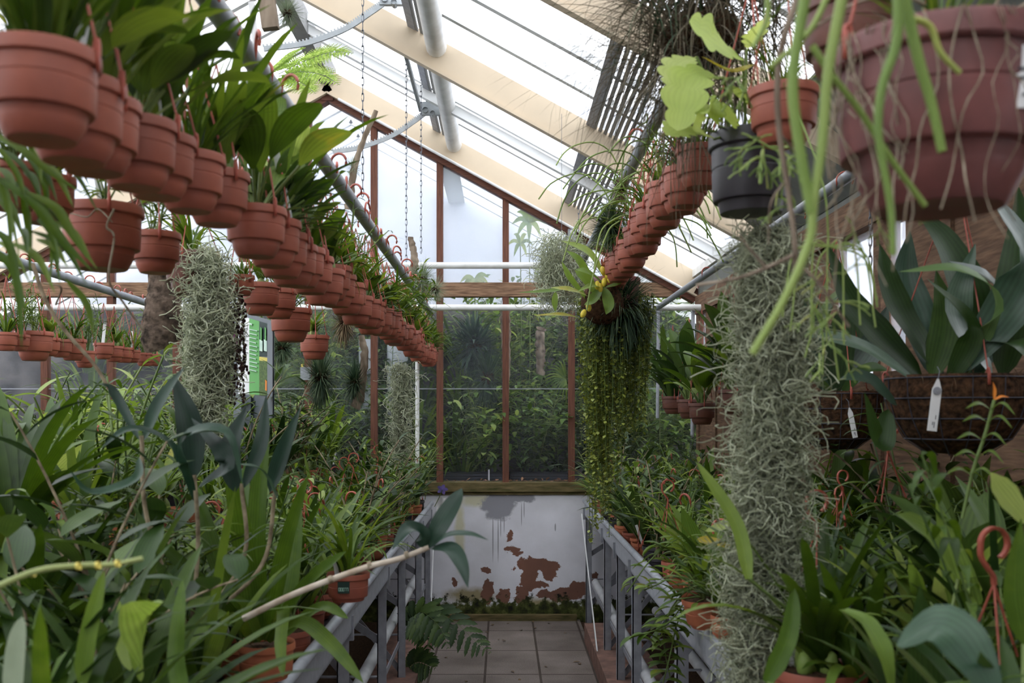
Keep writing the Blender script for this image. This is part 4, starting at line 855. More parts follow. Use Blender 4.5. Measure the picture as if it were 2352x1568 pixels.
# tags and small things at the far end of the wide bench
b = MB(); p = P(1008, 1150, 7.45)
v = []
for i in range(7):
    for j in range(5): v.append((p[0]-.02+.012*i+R.uniform(-.006, .006), p[1]+R.uniform(-.02, .02), p[2]+.02-.03*j+(.01 if i in (2, 3) else 0)))
b.add(v, [(i*5+j, i*5+j+1, (i+1)*5+j+1, (i+1)*5+j) for i in range(6) for j in range(4)]); tag(part('cloth_rag', b, 'white'), 'pale rag draped over the far end of the wide bench', 'rag')
t = empty('violet_flower', P(1016, 1124, 7.4), 'small violet flower above the pale rag', 'flower'); b = MB()
for k in range(5): c_, n_ = arcs((0, 0, 0), k*1.257, .3, .045, .5, 5); leaves(b, c_, .014, n_, 'round', .1, 3, .5)
o = part('petals', b, 'violet', t); o.rotation_euler.x = -1.2
b = MB(); tubes(b, np.array([[0, 0, 0], [-.02, .02, -.05], [-.06, .03, -.13]]), .003, 5); part('stalk', b, 'stem', t)
t = empty('white_flower', P(985, 1078, 7.2), 'small white flowers beside the slim white post', 'flower'); b = MB()
for k in range(16): c_, n_ = arcs((U(-.05, .05), U(-.03, .03), U(-.05, .06)), U(0, 6), .3, .024, .5, 4); leaves(b, c_, .009, n_, 'round', .1, 3, .5)
part('petals', b, 'white', t); b = MB(); tubes(b, np.array([[0, 0, .03], [.0, .02, -.05], [-.03, .03, -.22]]), .003, 5); part('stalk', b, 'stem', t)

# --- pots near the camera over the narrow bench
t = empty('hanging_pot', P(1725, 318, 2.06), 'black plastic hanging pot with pale lobed leaves', 'hanging plant'); t.location.z -= .0
pot_parts(t, .085, 'black', round(PZR-t.location.z, 2), saucer=False)
for c_ in t.children:
    if c_.name.startswith('pot'): c_.scale.z = 1.5
b = MB(); s_ = MB()
for pts, w_, tn, rt in ((((1706, 135, 2.0), (1650, 105, 1.96), (1583, 50, 1.93)), 120, .35, (1712, 300, 2.06)), (((1660, 180, 2.0), (1590, 180, 1.95), (1555, 300, 1.92)), 80, .4, (1700, 300, 2.06)), (((1715, 115, 2.05), (1735, 85, 2.0), (1762, 42, 1.95)), 48, .5, (1712, 300, 2.06)), (((1600, 130, 2.05), (1560, 150, 2.0), (1540, 200, 1.98)), 60, .55, (1680, 300, 2.06)),
                        (((1650, 290, 2.0), (1630, 260, 1.95), (1640, 225, 1.92)), 55, .35, (1690, 300, 2.06)), (((1690, 300, 2.0), (1672, 270, 1.95), (1668, 240, 1.92)), 44, .3, (1690, 305, 2.06)), (((1620, 300, 2.02), (1570, 300, 1.98), (1530, 310, 1.95)), 62, .5, (1690, 305, 2.06)), (((1730, 250, 2.1), (1705, 230, 2.05), (1690, 200, 2.0)), 46, .3, (1715, 305, 2.06)), (((1650, 250, 2.05), (1600, 245, 2.0), (1548, 262, 1.97)), 64, .4, (1700, 305, 2.06)), (((1720, 290, 2.0), (1735, 255, 1.97), (1760, 225, 1.95)), 40, .35, (1715, 305, 2.06)), (((1640, 320, 2.0), (1612, 300, 1.96), (1600, 262, 1.94)), 50, .45, (1690, 305, 2.06))):
    hleaf(b, pts, w_*1.2, 'oak', tn, .18, 5, ripple=.03, n=44); htube(s_, (rt, pts[0]), 3, 5, .5, 6)
hleaf(b, ((1730, 150, 2.02), (1680, 165, 1.95), (1612, 130, 1.9)), 18, 'lance', .98, .5)
wpart('leaves', b, 'oak', t); wpart('stems', s_, 'stem', t)
t = empty('hanging_pot', P(1800, 212, 1.86), 'small terracotta hanging pot above the black pot', 'hanging plant')
pot_parts(t, .064, 'terra', round(PZR-t.location.z, 2)); plant_parts(t, 'grassA', scale=.6)
t = empty('hanging_pot', P(1950, 15, 1.5), 'dark brown hanging pot half hidden behind the big maroon pot', 'hanging plant')
pot_parts(t, .070, 'brownpot', None); plant_parts(t, 'strapC', scale=.5)
t = empty('hanging_pot', P(2155, 118, 1.18), 'big maroon hanging pot wrapped in thin roots, nearest the camera', 'hanging plant')
pot_parts(t, .122, 'maroon', round(PZR-t.location.z, 2), rot=2.9); plant_parts(t, 'grassB', scale=.6)
b = MB()
for i in range(46):
    a = U(2.6, 6.4); r0 = .128; pp = [np.array([math.cos(a)*r0, math.sin(a)*r0, .005])]
    L_ = U(.08, .30); aa = a
    for k in range(1, 7): aa += U(-.16, .16); z = .005-L_*k/6; rr = .118+U(0, .010) if z > -.13 else .118+U(-.03, .01); pp.append(np.array([math.cos(aa)*rr, math.sin(aa)*rr, z]))
    tubes(b, spline(pp, 16), U(.0005, .0013), 5)
part('roots', b, 'root', t, label='thin beige aerial roots')
b = MB(); c_ = P(2345, 192, 1.075)-np.array(t.location); bar(b, c_+(0, 0, .042), c_+(0, 0, -.026), .034, .0012, up=(0, 1, .1)); tg = part('name_tag', b, 'white', t, False, label='white plastic plant name tag')
b = MB()
for dx, dz, w_ in ((.004, .016, .018), (-.002, .006, .02), (.006, -.012, .010)): bar(b, c_+(dx-w_/2, -.0014, dz), c_+(dx+w_/2, -.0014, dz), .0012, .003)
part('writing', b, 'ink', tg, False)
t = empty('hanging_cactus', P(1960, -80, 1.0), 'thick green cactus stems hanging down close to the camera', 'hanging cactus')
for pts, r0, r1, tn in ((((1858, -60, 1.0), (1822, 170, 1.0), (1832, 310, 1.0), (1864, 490, 1.0)), 13, 12, .5), (((1945, -60, 1.0), (1903, 160, 1.0), (1888, 330, 1.0), (1868, 470, 1.0), (1858, 560, 1.0), (1800, 690, 1.0), (1728, 812, 1.0)), 13, 9, .62), (((2062, -60, .98), (2060, 90, .98), (2026, 200, .98), (2018, 310, .98), (2045, 470, .98), (2052, 585, .98)), 13, 7, .45), (((2068, -40, 1.0), (2108, 130, 1.0), (2140, 240, 1.0), (2164, 348, 1.0)), 14, 10, .55),
                        (((1866, 105, 1.03), (1905, 165, 1.03), (1975, 255, 1.04), (2050, 370, 1.05), (2125, 472, 1.06)), 8, 7, .5), (((1910, -30, 1.05), (1860, 70, 1.05), (1770, 155, 1.05)), 8, 6, .75), (((2085, 40, 1.02), (2135, 60, 1.02), (2160, 120, 1.02), (2205, 168, 1.02)), 9, 6, .9), (((1760, -40, 1.1), (1762, 40, 1.1), (1730, 110, 1.1)), 7, 6, .6)):
    b = MB(); htube(b, pts, r0, 10, tn, 40, r1); wpart('stem', b, 'cactus', t)
b = MB(); 
for pts, r0 in (((((1845, -40, 1.25), (1800, 90, 1.25), (1786, 190, 1.25), (1790, 300, 1.25), (1808, 420, 1.25), (1826, 560, 1.25), (1826, 650, 1.27))), 8), (((1786, 300, 1.25), (1830, 355, 1.25), (1838, 372, 1.2)), 3.5), (((1826, 585, 1.25), (1760, 615, 1.3), (1690, 640, 1.35), (1600, 655, 1.4)), 5), (((1760, 615, 1.3), (1720, 570, 1.3), (1700, 540, 1.3)), 3.5), (((1826, 600, 1.25), (1880, 650, 1.25), (1950, 750, 1.25)), 4), (((1800, 420, 1.25), (1770, 470, 1.25), (1765, 560, 1.28)), 2.5)): htube(b, pts, r0, 7, .3, 30, r0*.75)
tag(part('woody_branch', b, 'wood'), 'knotty grey-brown twig hanging between the cactus stems', 'branch')
b = MB()
for pts, r0 in ((((2400, -10, 1.3), (2300, 40, 1.3), (2190, 78, 1.25)), 9), (((2190, 78, 1.25), (2120, 10, 1.2), (2050, -10, 1.2), (1960, 10, 1.2), (1870, 65, 1.2)), 5), (((2250, 60, 1.28), (2290, 5, 1.28), (2310, -40, 1.28)), 4)): htube(b, pts, r0, 7, .3, 30, r0*.7)
tag(part('woody_branch', b, 'wood'), 'dark bent branch above the big maroon pot', 'branch')
# thin jointed cactus sprays
def spray(name, roots, label, n, mat='cactus', Lp=(25, 60), r=2.6, fork=2, droop=.6):
    t = empty(name, P(*roots[0]), label, 'trailing cactus'); b = MB()
    for i in range(n):
        q = P(*R.choice(roots))+U(-.015, .015, 3); d = nrm(np.array([U(-1, 1), U(-.7, .5), U(-1, .3)]))
        def seg(q, d, lv):
            Y = q[1]; L_ = U(*Lp)*Y/F; e = nrm(d+np.array([0, 0, -droop*.5])); m = q+d*L_*.5; q2 = m+e*L_*.5
            tubes(b, spline([q, m, q2], 6), r*Y/F*U(.8, 1.15), 5, U(.2, .9))
            if lv > 0:
                for _ in range(R.choice([1, 2, 2, 3])): seg(q2, nrm(e+U(-.7, .7, 3)), lv-1)
        seg(q, d, fork)
    wpart('stems', b, mat, t)
spray('jointed_cactus', [(1790, 330, 1.45), (1770, 400, 1.45), (1800, 480, 1.45), (1745, 340, 1.5), (1720, 200, 1.6)], 'spray of short yellow-green jointed twigs in front of the black pot', 18, r=2.2, Lp=(18, 40))
spray('jointed_cactus', [(2130, 480, 1.3), (2010, 470, 1.3), (1960, 520, 1.35), (1900, 640, 1.4), (2140, 430, 1.3)], 'spray of jointed twigs hanging under the big maroon pot', 12, r=2.0, Lp=(16, 36))
spray('jointed_cactus', [(1900, 800, 1.6), (1940, 780, 1.5), (1900, 700, 1.5)], 'thin jointed twigs hanging beside the long moss column', 8, r=1.8, Lp=(18, 40))
b = MB()
for a0 in np.linspace(-1.2, 1.9, 9): q = P(1904, 566, 1.7); e = P(1904+110*math.sin(a0)+U(-10, 10), 566+150+60*math.cos(a0)+U(-20, 20), 1.7); m = P(1904+85*math.sin(a0), 566+20-20*math.cos(a0), 1.7); tubes(b, spline([q, m, e], 12), .0016, 6, .8)
for a0 in (-.5, .1, .7): q = P(1862, 690, 1.7); e = P(1862+70*math.sin(a0)+20, 690+150+U(-40, 40), 1.7); tubes(b, spline([q, (q+e)/2+(.01, 0, .01), e], 10), .0016, 6, .7)
tubes(b, spline([P(1904, 566, 1.7), P(1890, 420, 1.7), P(1830, 250, 1.8)], 12), .0016, 6, .7); tubes(b, spline([P(1862, 690, 1.7), P(1880, 600, 1.7), P(1904, 566, 1.7)], 8), .0016, 6, .7)
tag(part('thin_cactus', b, 'cactus'), 'umbrella of thin bright green stems right of the moss column', 'trailing cactus')
t = empty('trailing_cactus', P(1500, 520, 3.9), 'loose bright green thread stems trailing over the far pots', 'trailing cactus'); b = MB()
for i in range(46):
    q = P(U(1400, 1540), U(380, 520), U(3.6, 4.2)); pts = [q]; d = nrm(np.array([U(-1, .6), U(-.4, .2), U(-.2, 1)]))
    for k in range(5): pts.append(pts[-1]+d*.075*U(.7, 1.2)); d = nrm(d+np.array([U(-.25, .2), U(-.2, .1), -.55]))
    tubes(b, spline(pts, 16), .0030, 5, U(.3, .9))
wpart('stems', b, 'cactus', t)
# dark hair-like grass mass
t = empty('hanging_grass', P(1595, 120, 2.35), 'shaggy mass of dark thread leaves hanging above the pale lobed leaves', 'hanging plant'); b = MB(); d2 = MB()
for mb_, n in ((b, 520), (d2, 160)):
    az = U(0, 2*PI, n); bs = np.stack([U(-.12, .18, n), U(-.10, .10, n), U(-.02, .16, n)], -1)
    c_, n_ = arcs(bs, az, U(-.2, 1.2, n), U(.2, .5, n), U(.8, 2.4, n), 11); leaves(mb_, c_, U(.0012, .0026, n), n_, 'grass', .2, 3, U(0, .7, n))
n = 420; c_, n_ = arcs(np.stack([U(-.08, .12, n), U(-.08, .08, n), U(-.1, .05, n)], -1), U(2.2, 5.0, n), U(-1.2, .5, n), U(.22, .46, n), U(.3, 1.3, n), 11); leaves(b, c_, U(.0012, .0026, n), n_, 'grass', .2, 3, U(0, .7, n))
part('leaves', b, 'hair', t); part('dry_leaves', d2, 'needle', t, label='dark green thread leaves')
b = MB(); ellipsoid(b, (.02, 0, .03), (.10, .09, .07), .3, 12, 8); part('root_ball', b, 'coco', t)

# --- moss columns
def moss(name, c, z0, z1, prof, n, label, rad=.0011, L_=(.06, .17), mat='moss', curl=1.0, cat='hanging moss'):
    """prof(u) = (half width at u, sideways drift)"""
    t = empty(name, (c[0], c[1], z0), label, cat); b = MB(); m = 9
    u = U(0, 1, n); z = -(z0-z1)*u; pr = np.array([prof(x) for x in u]); rr = np.sqrt(U(.15, 1, n))*pr[:, 0]; a = U(0, 2*PI, n)
    p0 = np.stack([np.cos(a)*rr+pr[:, 1], np.sin(a)*rr*.8, z], -1); L2 = U(*L_, n); st = L2/(m-1)
    d = nrm(np.stack([np.cos(a)*.18+G.normal(0, .34, n), np.sin(a)*.18+G.normal(0, .34, n), -1.0+G.normal(0, .5, n)], -1)); w_ = G.normal(0, .5*curl, (n, 3)); pts = [p0]
    for k in range(m-1):
        pts.append(pts[-1]+d*st[:, None]); w_ = w_*.75+G.normal(0, .42*curl, (n, 3)); d = nrm(d+np.cross(w_, d)+np.array([0, 0, -.10]))
    tubes(b, np.stack(pts, 1), rad*U(.7, 1.25, (n, 1)), 3, U(.05, .95, n)); part('strands', b, mat, t); return t
moss('spanish_moss', P(1763, 545, 2.1)[[0, 1]], 2.0, 1.02, lambda u: (.034+.012*math.sin(u*3)+.007*math.sin(u*11), .012*math.sin(u*5)-.006*u), 8200, 'long pale Spanish moss column hanging below the black pot')
t = moss('spanish_moss', P(478, 600, 3.2)[[0, 1]], 2.14, 1.56, lambda u: (.028+.026*math.sin(PI*min(1, u*1.15))+.008*math.sin(u*17), .022*math.sin(u*4)-.012), 3000, 'pale Spanish moss hanging beside the cork slab', rad=.0015)
moss('spanish_moss', P(921, 830, 6.3)[[0, 1]], 1.93, 1.36, lambda u: (.05*(1-.5*u), 0), 900, 'thin Spanish moss wisp near the slim white post', rad=.002, L_=(.08, .2))
t = moss('wire_moss', P(1290, 600, 5.2)[[0, 1]], 2.55, 2.20, lambda u: (.11, 0), 900, 'silvery tangle of air moss left of the far pots', rad=.0016, L_=(.1, .22))
b = MB(); tubes(b, np.array([[0, 0, -.05], [0, 0, .3], [0, 0, .62]]), .0012, 5); part('wire', b, 'chain', t)
b = MB(); s_ = MB(); t = empty('dark_moss_pot', P(440, 585, 3.25), 'dark mossy pot above the pale moss, roots showing', 'hanging plant')
pot_parts(t, .085, 'brownpot', .3); plant_parts(t, 'strapC', scale=.75)
# trailing vine curtain in its basket
t = empty('trailing_vine', P(1412, 700, 4.75), 'green curtain of trailing round-leaved vine at the far end of the narrow bench', 'trailing vine'); o = np.array(t.location)
s_ = MB(); lv = MB(); n = 150
for i in range(n):
    a = U(0, 2*PI); rr = math.sqrt(U(.02, 1)); x = .195*rr*math.cos(a); yv = .16*rr*math.sin(a)
    u = (x+.195)/.39; Lmax = np.interp(u, [0, .15, .3, .45, .6, .8, 1], [.80, 1.12, 1.16, .98, .80, .66, .50]); L_ = Lmax*U(.45, 1.0); m = 12
    z = np.linspace(.05, -L_, m); k = np.linspace(0, 1, m); sw = U(-.02, .02)
    pts = np.stack([x*(1-.16*k)+.006*np.cumsum(G.normal(0, .4, m))+sw*k, yv*(1-.2*k)+.006*np.cumsum(G.normal(0, .4, m)), z], -1); tubes(s_, pts, .0014, 4, .3)
    cnt = int(L_/.0125); uu = np.linspace(.3, m-1.01, cnt); i0 = uu.astype(int); f = (uu-i0)[:, None]; pb = pts[i0]*(1-f)+pts[i0+1]*f
    az = U(0, 2*PI)+np.arange(cnt)*2.4+U(-.5, .5, cnt); c_, n_ = arcs(pb, az, U(-.7, .5, cnt), U(.016, .026, cnt), U(.1, .8, cnt), 4); leaves(lv, c_, U(.006, .0105, cnt), n_, 'round', .12, 3, U(0, .95, cnt))
part('stems', s_, 'stem', t); part('leaves', lv, 'curtain', t)
pp = part('pot', pot_mesh(.12, 'maroon'), None, t); pp.location.z = .12; part('soil', soil_mesh(.12), None, t).location.z = .12
for nm, me in f_tuft(1500, .17, .006, 'needle', .13, lo=-1.3, bend=(0, 1.4)): o2 = part('grassy_tuft', me, None, t); o2.location = (.02, -.05, -.03)
hh = part('hanger', hanger_mesh(.12, PZR-t.location.z-.12), None, t); hh.location.z = .12
# bulbous orchid in front of it
t = empty('hanging_orchid', P(1385, 655, 4.55), 'orchid with yellow bulbs and strap leaves above the trailing vine', 'hanging plant'); o = np.array(t.location)
b = MB(); d2 = MB()
for pts, w_, tn in ((((1390, 640, 4.55), (1350, 580, 4.45), (1290, 553, 4.4)), 30, .65), (((1370, 670, 4.55), (1330, 600, 4.5), (1300, 575, 4.5)), 22, .4), (((1380, 690, 4.5), (1340, 640, 4.45), (1320, 620, 4.45)), 24, .5), (((1350, 690, 4.55), (1310, 640, 4.5), (1290, 600, 4.5)), 18, .45), (((1350, 680, 4.5), (1310, 665, 4.4), (1265, 660, 4.4)), 18, .95), (((1400, 650, 4.55), (1420, 600, 4.5), (1415, 560, 4.5)), 22, .5), (((1330, 730, 4.5), (1290, 722, 4.4), (1226, 724, 4.4)), 12, .98),
                    (((1390, 655, 4.5), (1350, 625, 4.4), (1322, 618, 4.4)), 22, .4), (((1390, 660, 4.45), (1360, 655, 4.4), (1325, 670, 4.4)), 16, .6), (((1390, 660, 4.45), (1420, 650, 4.4), (1440, 625, 4.4)), 16, .5), (((1388, 660, 4.5), (1398, 700, 4.4), (1392, 722, 4.4)), 26, .35), (((1380, 660, 4.5), (1360, 690, 4.4), (1342, 700, 4.4)), 24, .3), (((1305, 660, 4.5), (1260, 668, 4.5), (1190, 672, 4.5)), 12, .3), (((1276, 670, 4.45), (1274, 695, 4.45), (1276, 716, 4.45)), 14, .4)):
    hleaf(b, pts, w_, 'lance', tn, .25)
wpart('leaves', b, 'light', t)
for px, py in ((1385, 622), (1395, 632), (1378, 660), (1372, 655), (1400, 640), (1388, 648), (1352, 705), (1340, 720)): ellipsoid(d2, P(px, py, 4.42)-o, (.013, .013, .022), .6, tilt=(U(-.5, .5), U(-.5, .5), 0))
part('pseudobulbs', d2, 'lip', t); b = MB(); ellipsoid(b, (0, .03, -.08), (.10, .08, .10), .3, 12, 8); part('root_ball', b, 'coco', t)
def tuftball(px, py, Y, rpx, label, n=500, mat='needle', w=.005, core=True, wood=None, name='air_plant', squash=1):
    t = empty(name, P(px, py, Y), label, 'air plant'); r = rpx*Y/F
    o = part('leaves', f_tuft(int(n*1.5), r*.95, w*Y/5, mat, r*.3, lo=-1.5)[0][1], None, t); o.scale.z = squash
    if core: b = MB(); ellipsoid(b, (0, 0, 0), (r*.26, r*.26, r*.26*squash), .3, 10, 8); part('root_ball', b, 'coco', t)
    return t
tuftball(1402, 520, 4.1, 62, 'dark bristly air plant ball over the far hanging pots', 900)
tuftball(1425, 435, 4.0, 40, 'brown cone-like clump above the bristly air plant ball', 260, 'dry')
tuftball(1265, 615, 5.4, 60, 'silver grassy air plant left of the trailing vine', 420, 'sage', .0025)
tuftball(970, 640, 6.3, 46, 'silver curly air plant on a chained wood slab', 420, 'sage', .003)
tuftball(1000, 665, 6.2, 40, 'spidery silver air plant below the chained slab', 240, 'sage', .002)
tuftball(737, 868, 5.6, 58, 'green bristly air plant on the log left of the tall mullion', 500, squash=1.5)
tuftball(648, 800, 6.2, 42, 'dark bristly air plant below the big second-line pots', 420)
tuftball(815, 880, 5.9, 44, 'air plant clump on the dark hanging log', 380, squash=1.3)
tuftball(790, 740, 5.8, 40, 'reddish dry air plant tuft under the aisle pots', 300, 'dry', squash=1.6)
tuftball(660, 30, 2.9, 44, 'grey needle tuft on the wood slab under the ridge', 300, 'sage', .003)
tuftball(812, 385, 4.6, 26, 'small air plant gripping the driftwood branch', 140, 'sage', .003, core=False)
tuftball(1120, 868, 8.3, 62, 'bristly air plant on the post behind the middle pane', 420, squash=1.4)
def log(name, pts, r0, label, mat='wood', n=24, r1=None, cat='driftwood'):
    b = MB(); c_ = H(pts, n); Y = c_[:, 1].mean(); rr = np.linspace(r0, r0*.5 if r1 is None else r1, n)*Y/F*(1+G.normal(0, .10, n)); tubes(b, c_+G.normal(0, .08, (n, 3))*rr[:, None], rr, 10); return tag(part(name, b, mat), label, cat)
log('driftwood', ((864, 254, 4.6), (840, 310, 4.6), (815, 380, 4.6), (806, 440, 4.6), (800, 480, 4.6)), 5, 'pale driftwood branch hanging by the toothed rack', r1=9)
log('driftwood', ((942, 545, 6.35), (952, 590, 6.35), (950, 640, 6.35)), 6, 'pale wood stub between the two thin chains', r1=11)
log('driftwood', ((830, 770, 5.9), (838, 820, 5.9), (828, 900, 5.9), (815, 935, 5.9)), 7, 'knotted dark log hanging under the aisle pots', r1=12)
log('driftwood', ((1160, 715, 8.3), (1162, 800, 8.3), (1160, 930, 8.3)), 12, 'upright log behind the middle pane', r1=9)
log('driftwood', ((1242, 755, 8.5), (1241, 860, 8.5)), 11, 'short upright log behind the pane beside the vine', r1=10)
t = empty('wood_slab', P(612, 30, 2.8), 'wood slab hanging under the ridge above the broad leaves', 'wood slab'); b = MB(); bar(b, (-.01, 0, .12), (.012, 0, -.045), .045, .03, up=(0, 1, 0)); part('slab', b, 'wood', t, False)
b = MB(); bar(b, (-.035, -.03, .02), (-.022, -.03, -.10), .018, .0012, up=(0, 1, 0)); part('name_tag', b, 'white', t, False, label='white plastic plant name tag'); b = MB(); tubes(b, np.array([[0, 0, .1], [0, .01, .3]]), .002, 5); part('wire', b, 'chain', t)
# cork slab
b = MB(); n = 20; c_ = H(((378, 590, 3.5), (376, 680, 3.5), (372, 790, 3.5)), n); rr = np.interp(np.linspace(0, 1, n), [0, .2, .5, .8, 1], [22, 36, 36, 48, 44])*3.5/F
tubes(b, c_+G.normal(0, .003, (n, 3)), rr, 18); tag(part('cork_slab', b, 'bark'), 'thick brown cork bark piece beside the pale moss', 'cork bark')
t = empty('dry_seed_spray', P(545, 640, 3.3), 'hanging strings of dark dry seed pods in front of the sign', 'dry seed strings'); s_ = MB(); lv = MB()
for i in range(18):
    x, yv = U(505, 556), U(3.2, 3.4); L_ = U(160, 300); pts = [P(x+U(-4, 4)+k*U(0, 1.5), 640+U(-30, 60)*0+L_*k/8, yv) for k in range(9)]; c_ = spline(pts, 30)-np.array(t.location); tubes(s_, c_, .0009, 4)
    for q in c_[4:]: ellipsoid(lv, q+U(-.005, .005, 3), (.005, .005, .007), .3, 5, 4)
part('stalks', s_, 'pod', t); part('pods', lv, 'pod', t)

# --- upper fern and floor fern
def fern(name, frs, Y, label, mat, npin, pin_px, leaf=True, tw=.0016, wfrac=.28):
    t = empty(name, P(frs[0][0][0], frs[0][0][1], Y), label, 'fern'); o = np.array(t.location); s_ = MB(); lv = MB()
    for fr in frs:
        c_ = spline([P(a, b_, y_) for a, b_, y_ in fr], 40); tubes(s_, c_-o, np.linspace(tw, tw*.5, 40), 5, .3)
        T = nrm(np.gradient(c_, axis=0)); u = np.linspace(.12, .99, npin)
        for k in u:
            i0 = int(k*39); q = c_[i0]; tt = T[i0]; sd = nrm(np.cross(tt, (0, -.8, .55))); L_ = pin_px*Y/F*math.sin(PI*min(1, (.25+.75*k)))**.8+.006
            for sg in (-1, 1):
                d = nrm(sd*sg+tt*.55+np.array([0, 0, -.18])); 
                if leaf:
                    m = 9; kk = np.linspace(.08, 1, m); pb = q+d*(L_*kk)[:, None]; tubes(s_, np.array([q, q+d*L_])-o, .0006, 3, .4)
                    for s2 in (-1, 1):
                        d2 = nrm(np.cross(d, (0, -.8, .55))*s2+d*.7); ll = L_*.22*(1-.75*kk); cc = pb[:, None]+d2*(ll[:, None]*np.linspace(0, 1, 3)[None])[..., None]
                        leaves(lv, cc-o, ll*.5, np.broadcast_to(np.array([0, -.8, .55]), cc.shape), 'lance', .1, 3, U(.2, .9, m))
                else:
                    cc = q+d*(L_*np.linspace(0, 1, 12))[:, None]+np.array([0, 0, -.25])*L_*np.linspace(0, 1, 12)[:, None]**2; leaves(lv, cc-o, L_*wfrac/2, np.broadcast_to(np.array([0, -.8, .55]), cc.shape), 'lobe', .15, 5, U(.1, .7))
    part('stalks', s_, 'stem', t); part('fronds', lv, mat, t)
fern('feathery_fern', (((640, 170, 4.3), (700, 140, 4.25), (760, 120, 4.2), (812, 122, 4.15)), ((640, 175, 4.3), (690, 165, 4.2), (740, 172, 4.1), (780, 195, 4.0)), ((630, 165, 4.3), (640, 150, 4.2), (665, 125, 4.1), (690, 112, 4.0)), ((640, 180, 4.3), (665, 180, 4.2), (700, 195, 4.1), (725, 215, 4.0))), 4.2, 'feathery bright green fern hanging against the roof', 'fern', 17, 44)
fern('broad_fern', (((935, 1440, 5.9), (980, 1400, 5.8), (1040, 1425, 5.6), (1090, 1470, 5.5), (1128, 1500, 5.4)), ((930, 1440, 5.9), (965, 1405, 5.75), (1010, 1440, 5.6), (1030, 1490, 5.5)), ((930, 1450, 5.9), (950, 1415, 5.8), (975, 1440, 5.65), (985, 1500, 5.6)), ((930, 1540, 5.9), (960, 1520, 5.8), (1000, 1535, 5.7))), 5.7, 'dark green fern reaching out over the paving from under the bench', 'dark', 13, 52, leaf=False)
# --- climbing stems with paired leaves over the narrow bench rail
t = empty('trailing_hoya', P(1600, 1300, 3.4), 'trailing stems of paired oval leaves falling over the narrow bench rail', 'trailing plant'); o = np.array(t.location); s_ = MB(); lv = MB()
for pts in (((1640, 1270, 3.5), (1570, 1235, 3.4), (1500, 1280, 3.3), (1440, 1360, 3.25)), ((1640, 1300, 3.4), (1580, 1280, 3.3), (1530, 1330, 3.2), (1480, 1355, 3.15)), ((1600, 1330, 3.3), (1560, 1400, 3.2), (1520, 1440, 3.1), (1445, 1465, 3.1)), ((1610, 1340, 3.3), (1560, 1420, 3.2), (1540, 1500, 3.1), (1520, 1580, 3.1)), ((1600, 1330, 3.3), (1540, 1400, 3.2), (1525, 1470, 3.15), (1540, 1560, 3.1)), ((1650, 1290, 3.4), (1560, 1270, 3.35), (1500, 1245, 3.3))):
    c_ = H(pts, 40)-o; tubes(s_, c_, .0024, 6, .3); u = np.arange(3, 39, 3)
    for sg in (0, PI):
        az = sg+U(-.4, .4, len(u)); q, n_ = arcs(c_[u], az, U(-.5, .4, len(u)), U(.05, .075, len(u)), U(.2, 1.1, len(u)), 8); leaves(lv, q, U(.013, .019, len(u)), n_, 'oval', .3, 5, U(.2, .8, len(u)))
part('stems', s_, 'stem', t); part('leaves', lv, 'mid', t)

# --- fibre baskets with big leaves beside the boarded wall
def basket(loc, r, label, lvs, name='fibre_basket_plant'):
    t = empty(name, loc, label, 'hanging basket'); b = MB()
    lathe(b, [(r*.94, -.02), (r*.98, .008), (r, -.0), (r*.99, -.05), (r*.9, -.10), (r*.72, -.15), (r*.4, -.185), (.001, -.19)], 26, cap=False); bb = part('basket', b, 'coco', t)
    b = MB(); th = np.linspace(0, 2*PI, 25)
    for k, z in ((1.01, .0), (1.0, -.05), (.91, -.10), (.73, -.15)): tubes(b, np.stack([r*k*np.cos(th), r*k*np.sin(th), 0*th+z], -1), .0018, 5)
    for a in np.linspace(0, 2*PI, 14, endpoint=False): tubes(b, np.array([[r*q*math.cos(a), r*q*math.sin(a), z] for q, z in ((1.01, 0), (1.0, -.05), (.91, -.10), (.73, -.15), (.4, -.19))]), .0014, 4)
    part('wire_frame', b, 'ink', t); n = 260
    c_, n_ = arcs(np.stack([r*.95*np.cos(U(0, 6.28, n)), np.zeros(n), np.zeros(n)], -1)*0+np.stack([*(lambda a: (r*.93*np.cos(a), r*.93*np.sin(a)))(U(0, 6.28, n)), U(-.02, .01, n)], -1), U(0, 6.28, n), U(-.5, 1.2, n), U(.02, .06, n), U(.2, 2, n), 5); b = MB(); leaves(b, c_, .0008, n_, 'grass', .1, 3, U(0, .6, n)); part('fibres', b, 'dry', t)
    h = part('hanger', hanger_mesh(r, 2.40-loc[2]), None, t)
    s_ = MB(); lv = MB()
    l2 = MB()
    for i, (pts, w_, tn, mt) in enumerate(lvs): hleaf(l2 if i % 3 == 0 else lv, pts, w_*1.1, 'lance', tn, .2, 7, ripple=.04)
    wpart('leaves', l2, 'sheen', t)
    wpart('leaves', lv, 'dark', t); return t
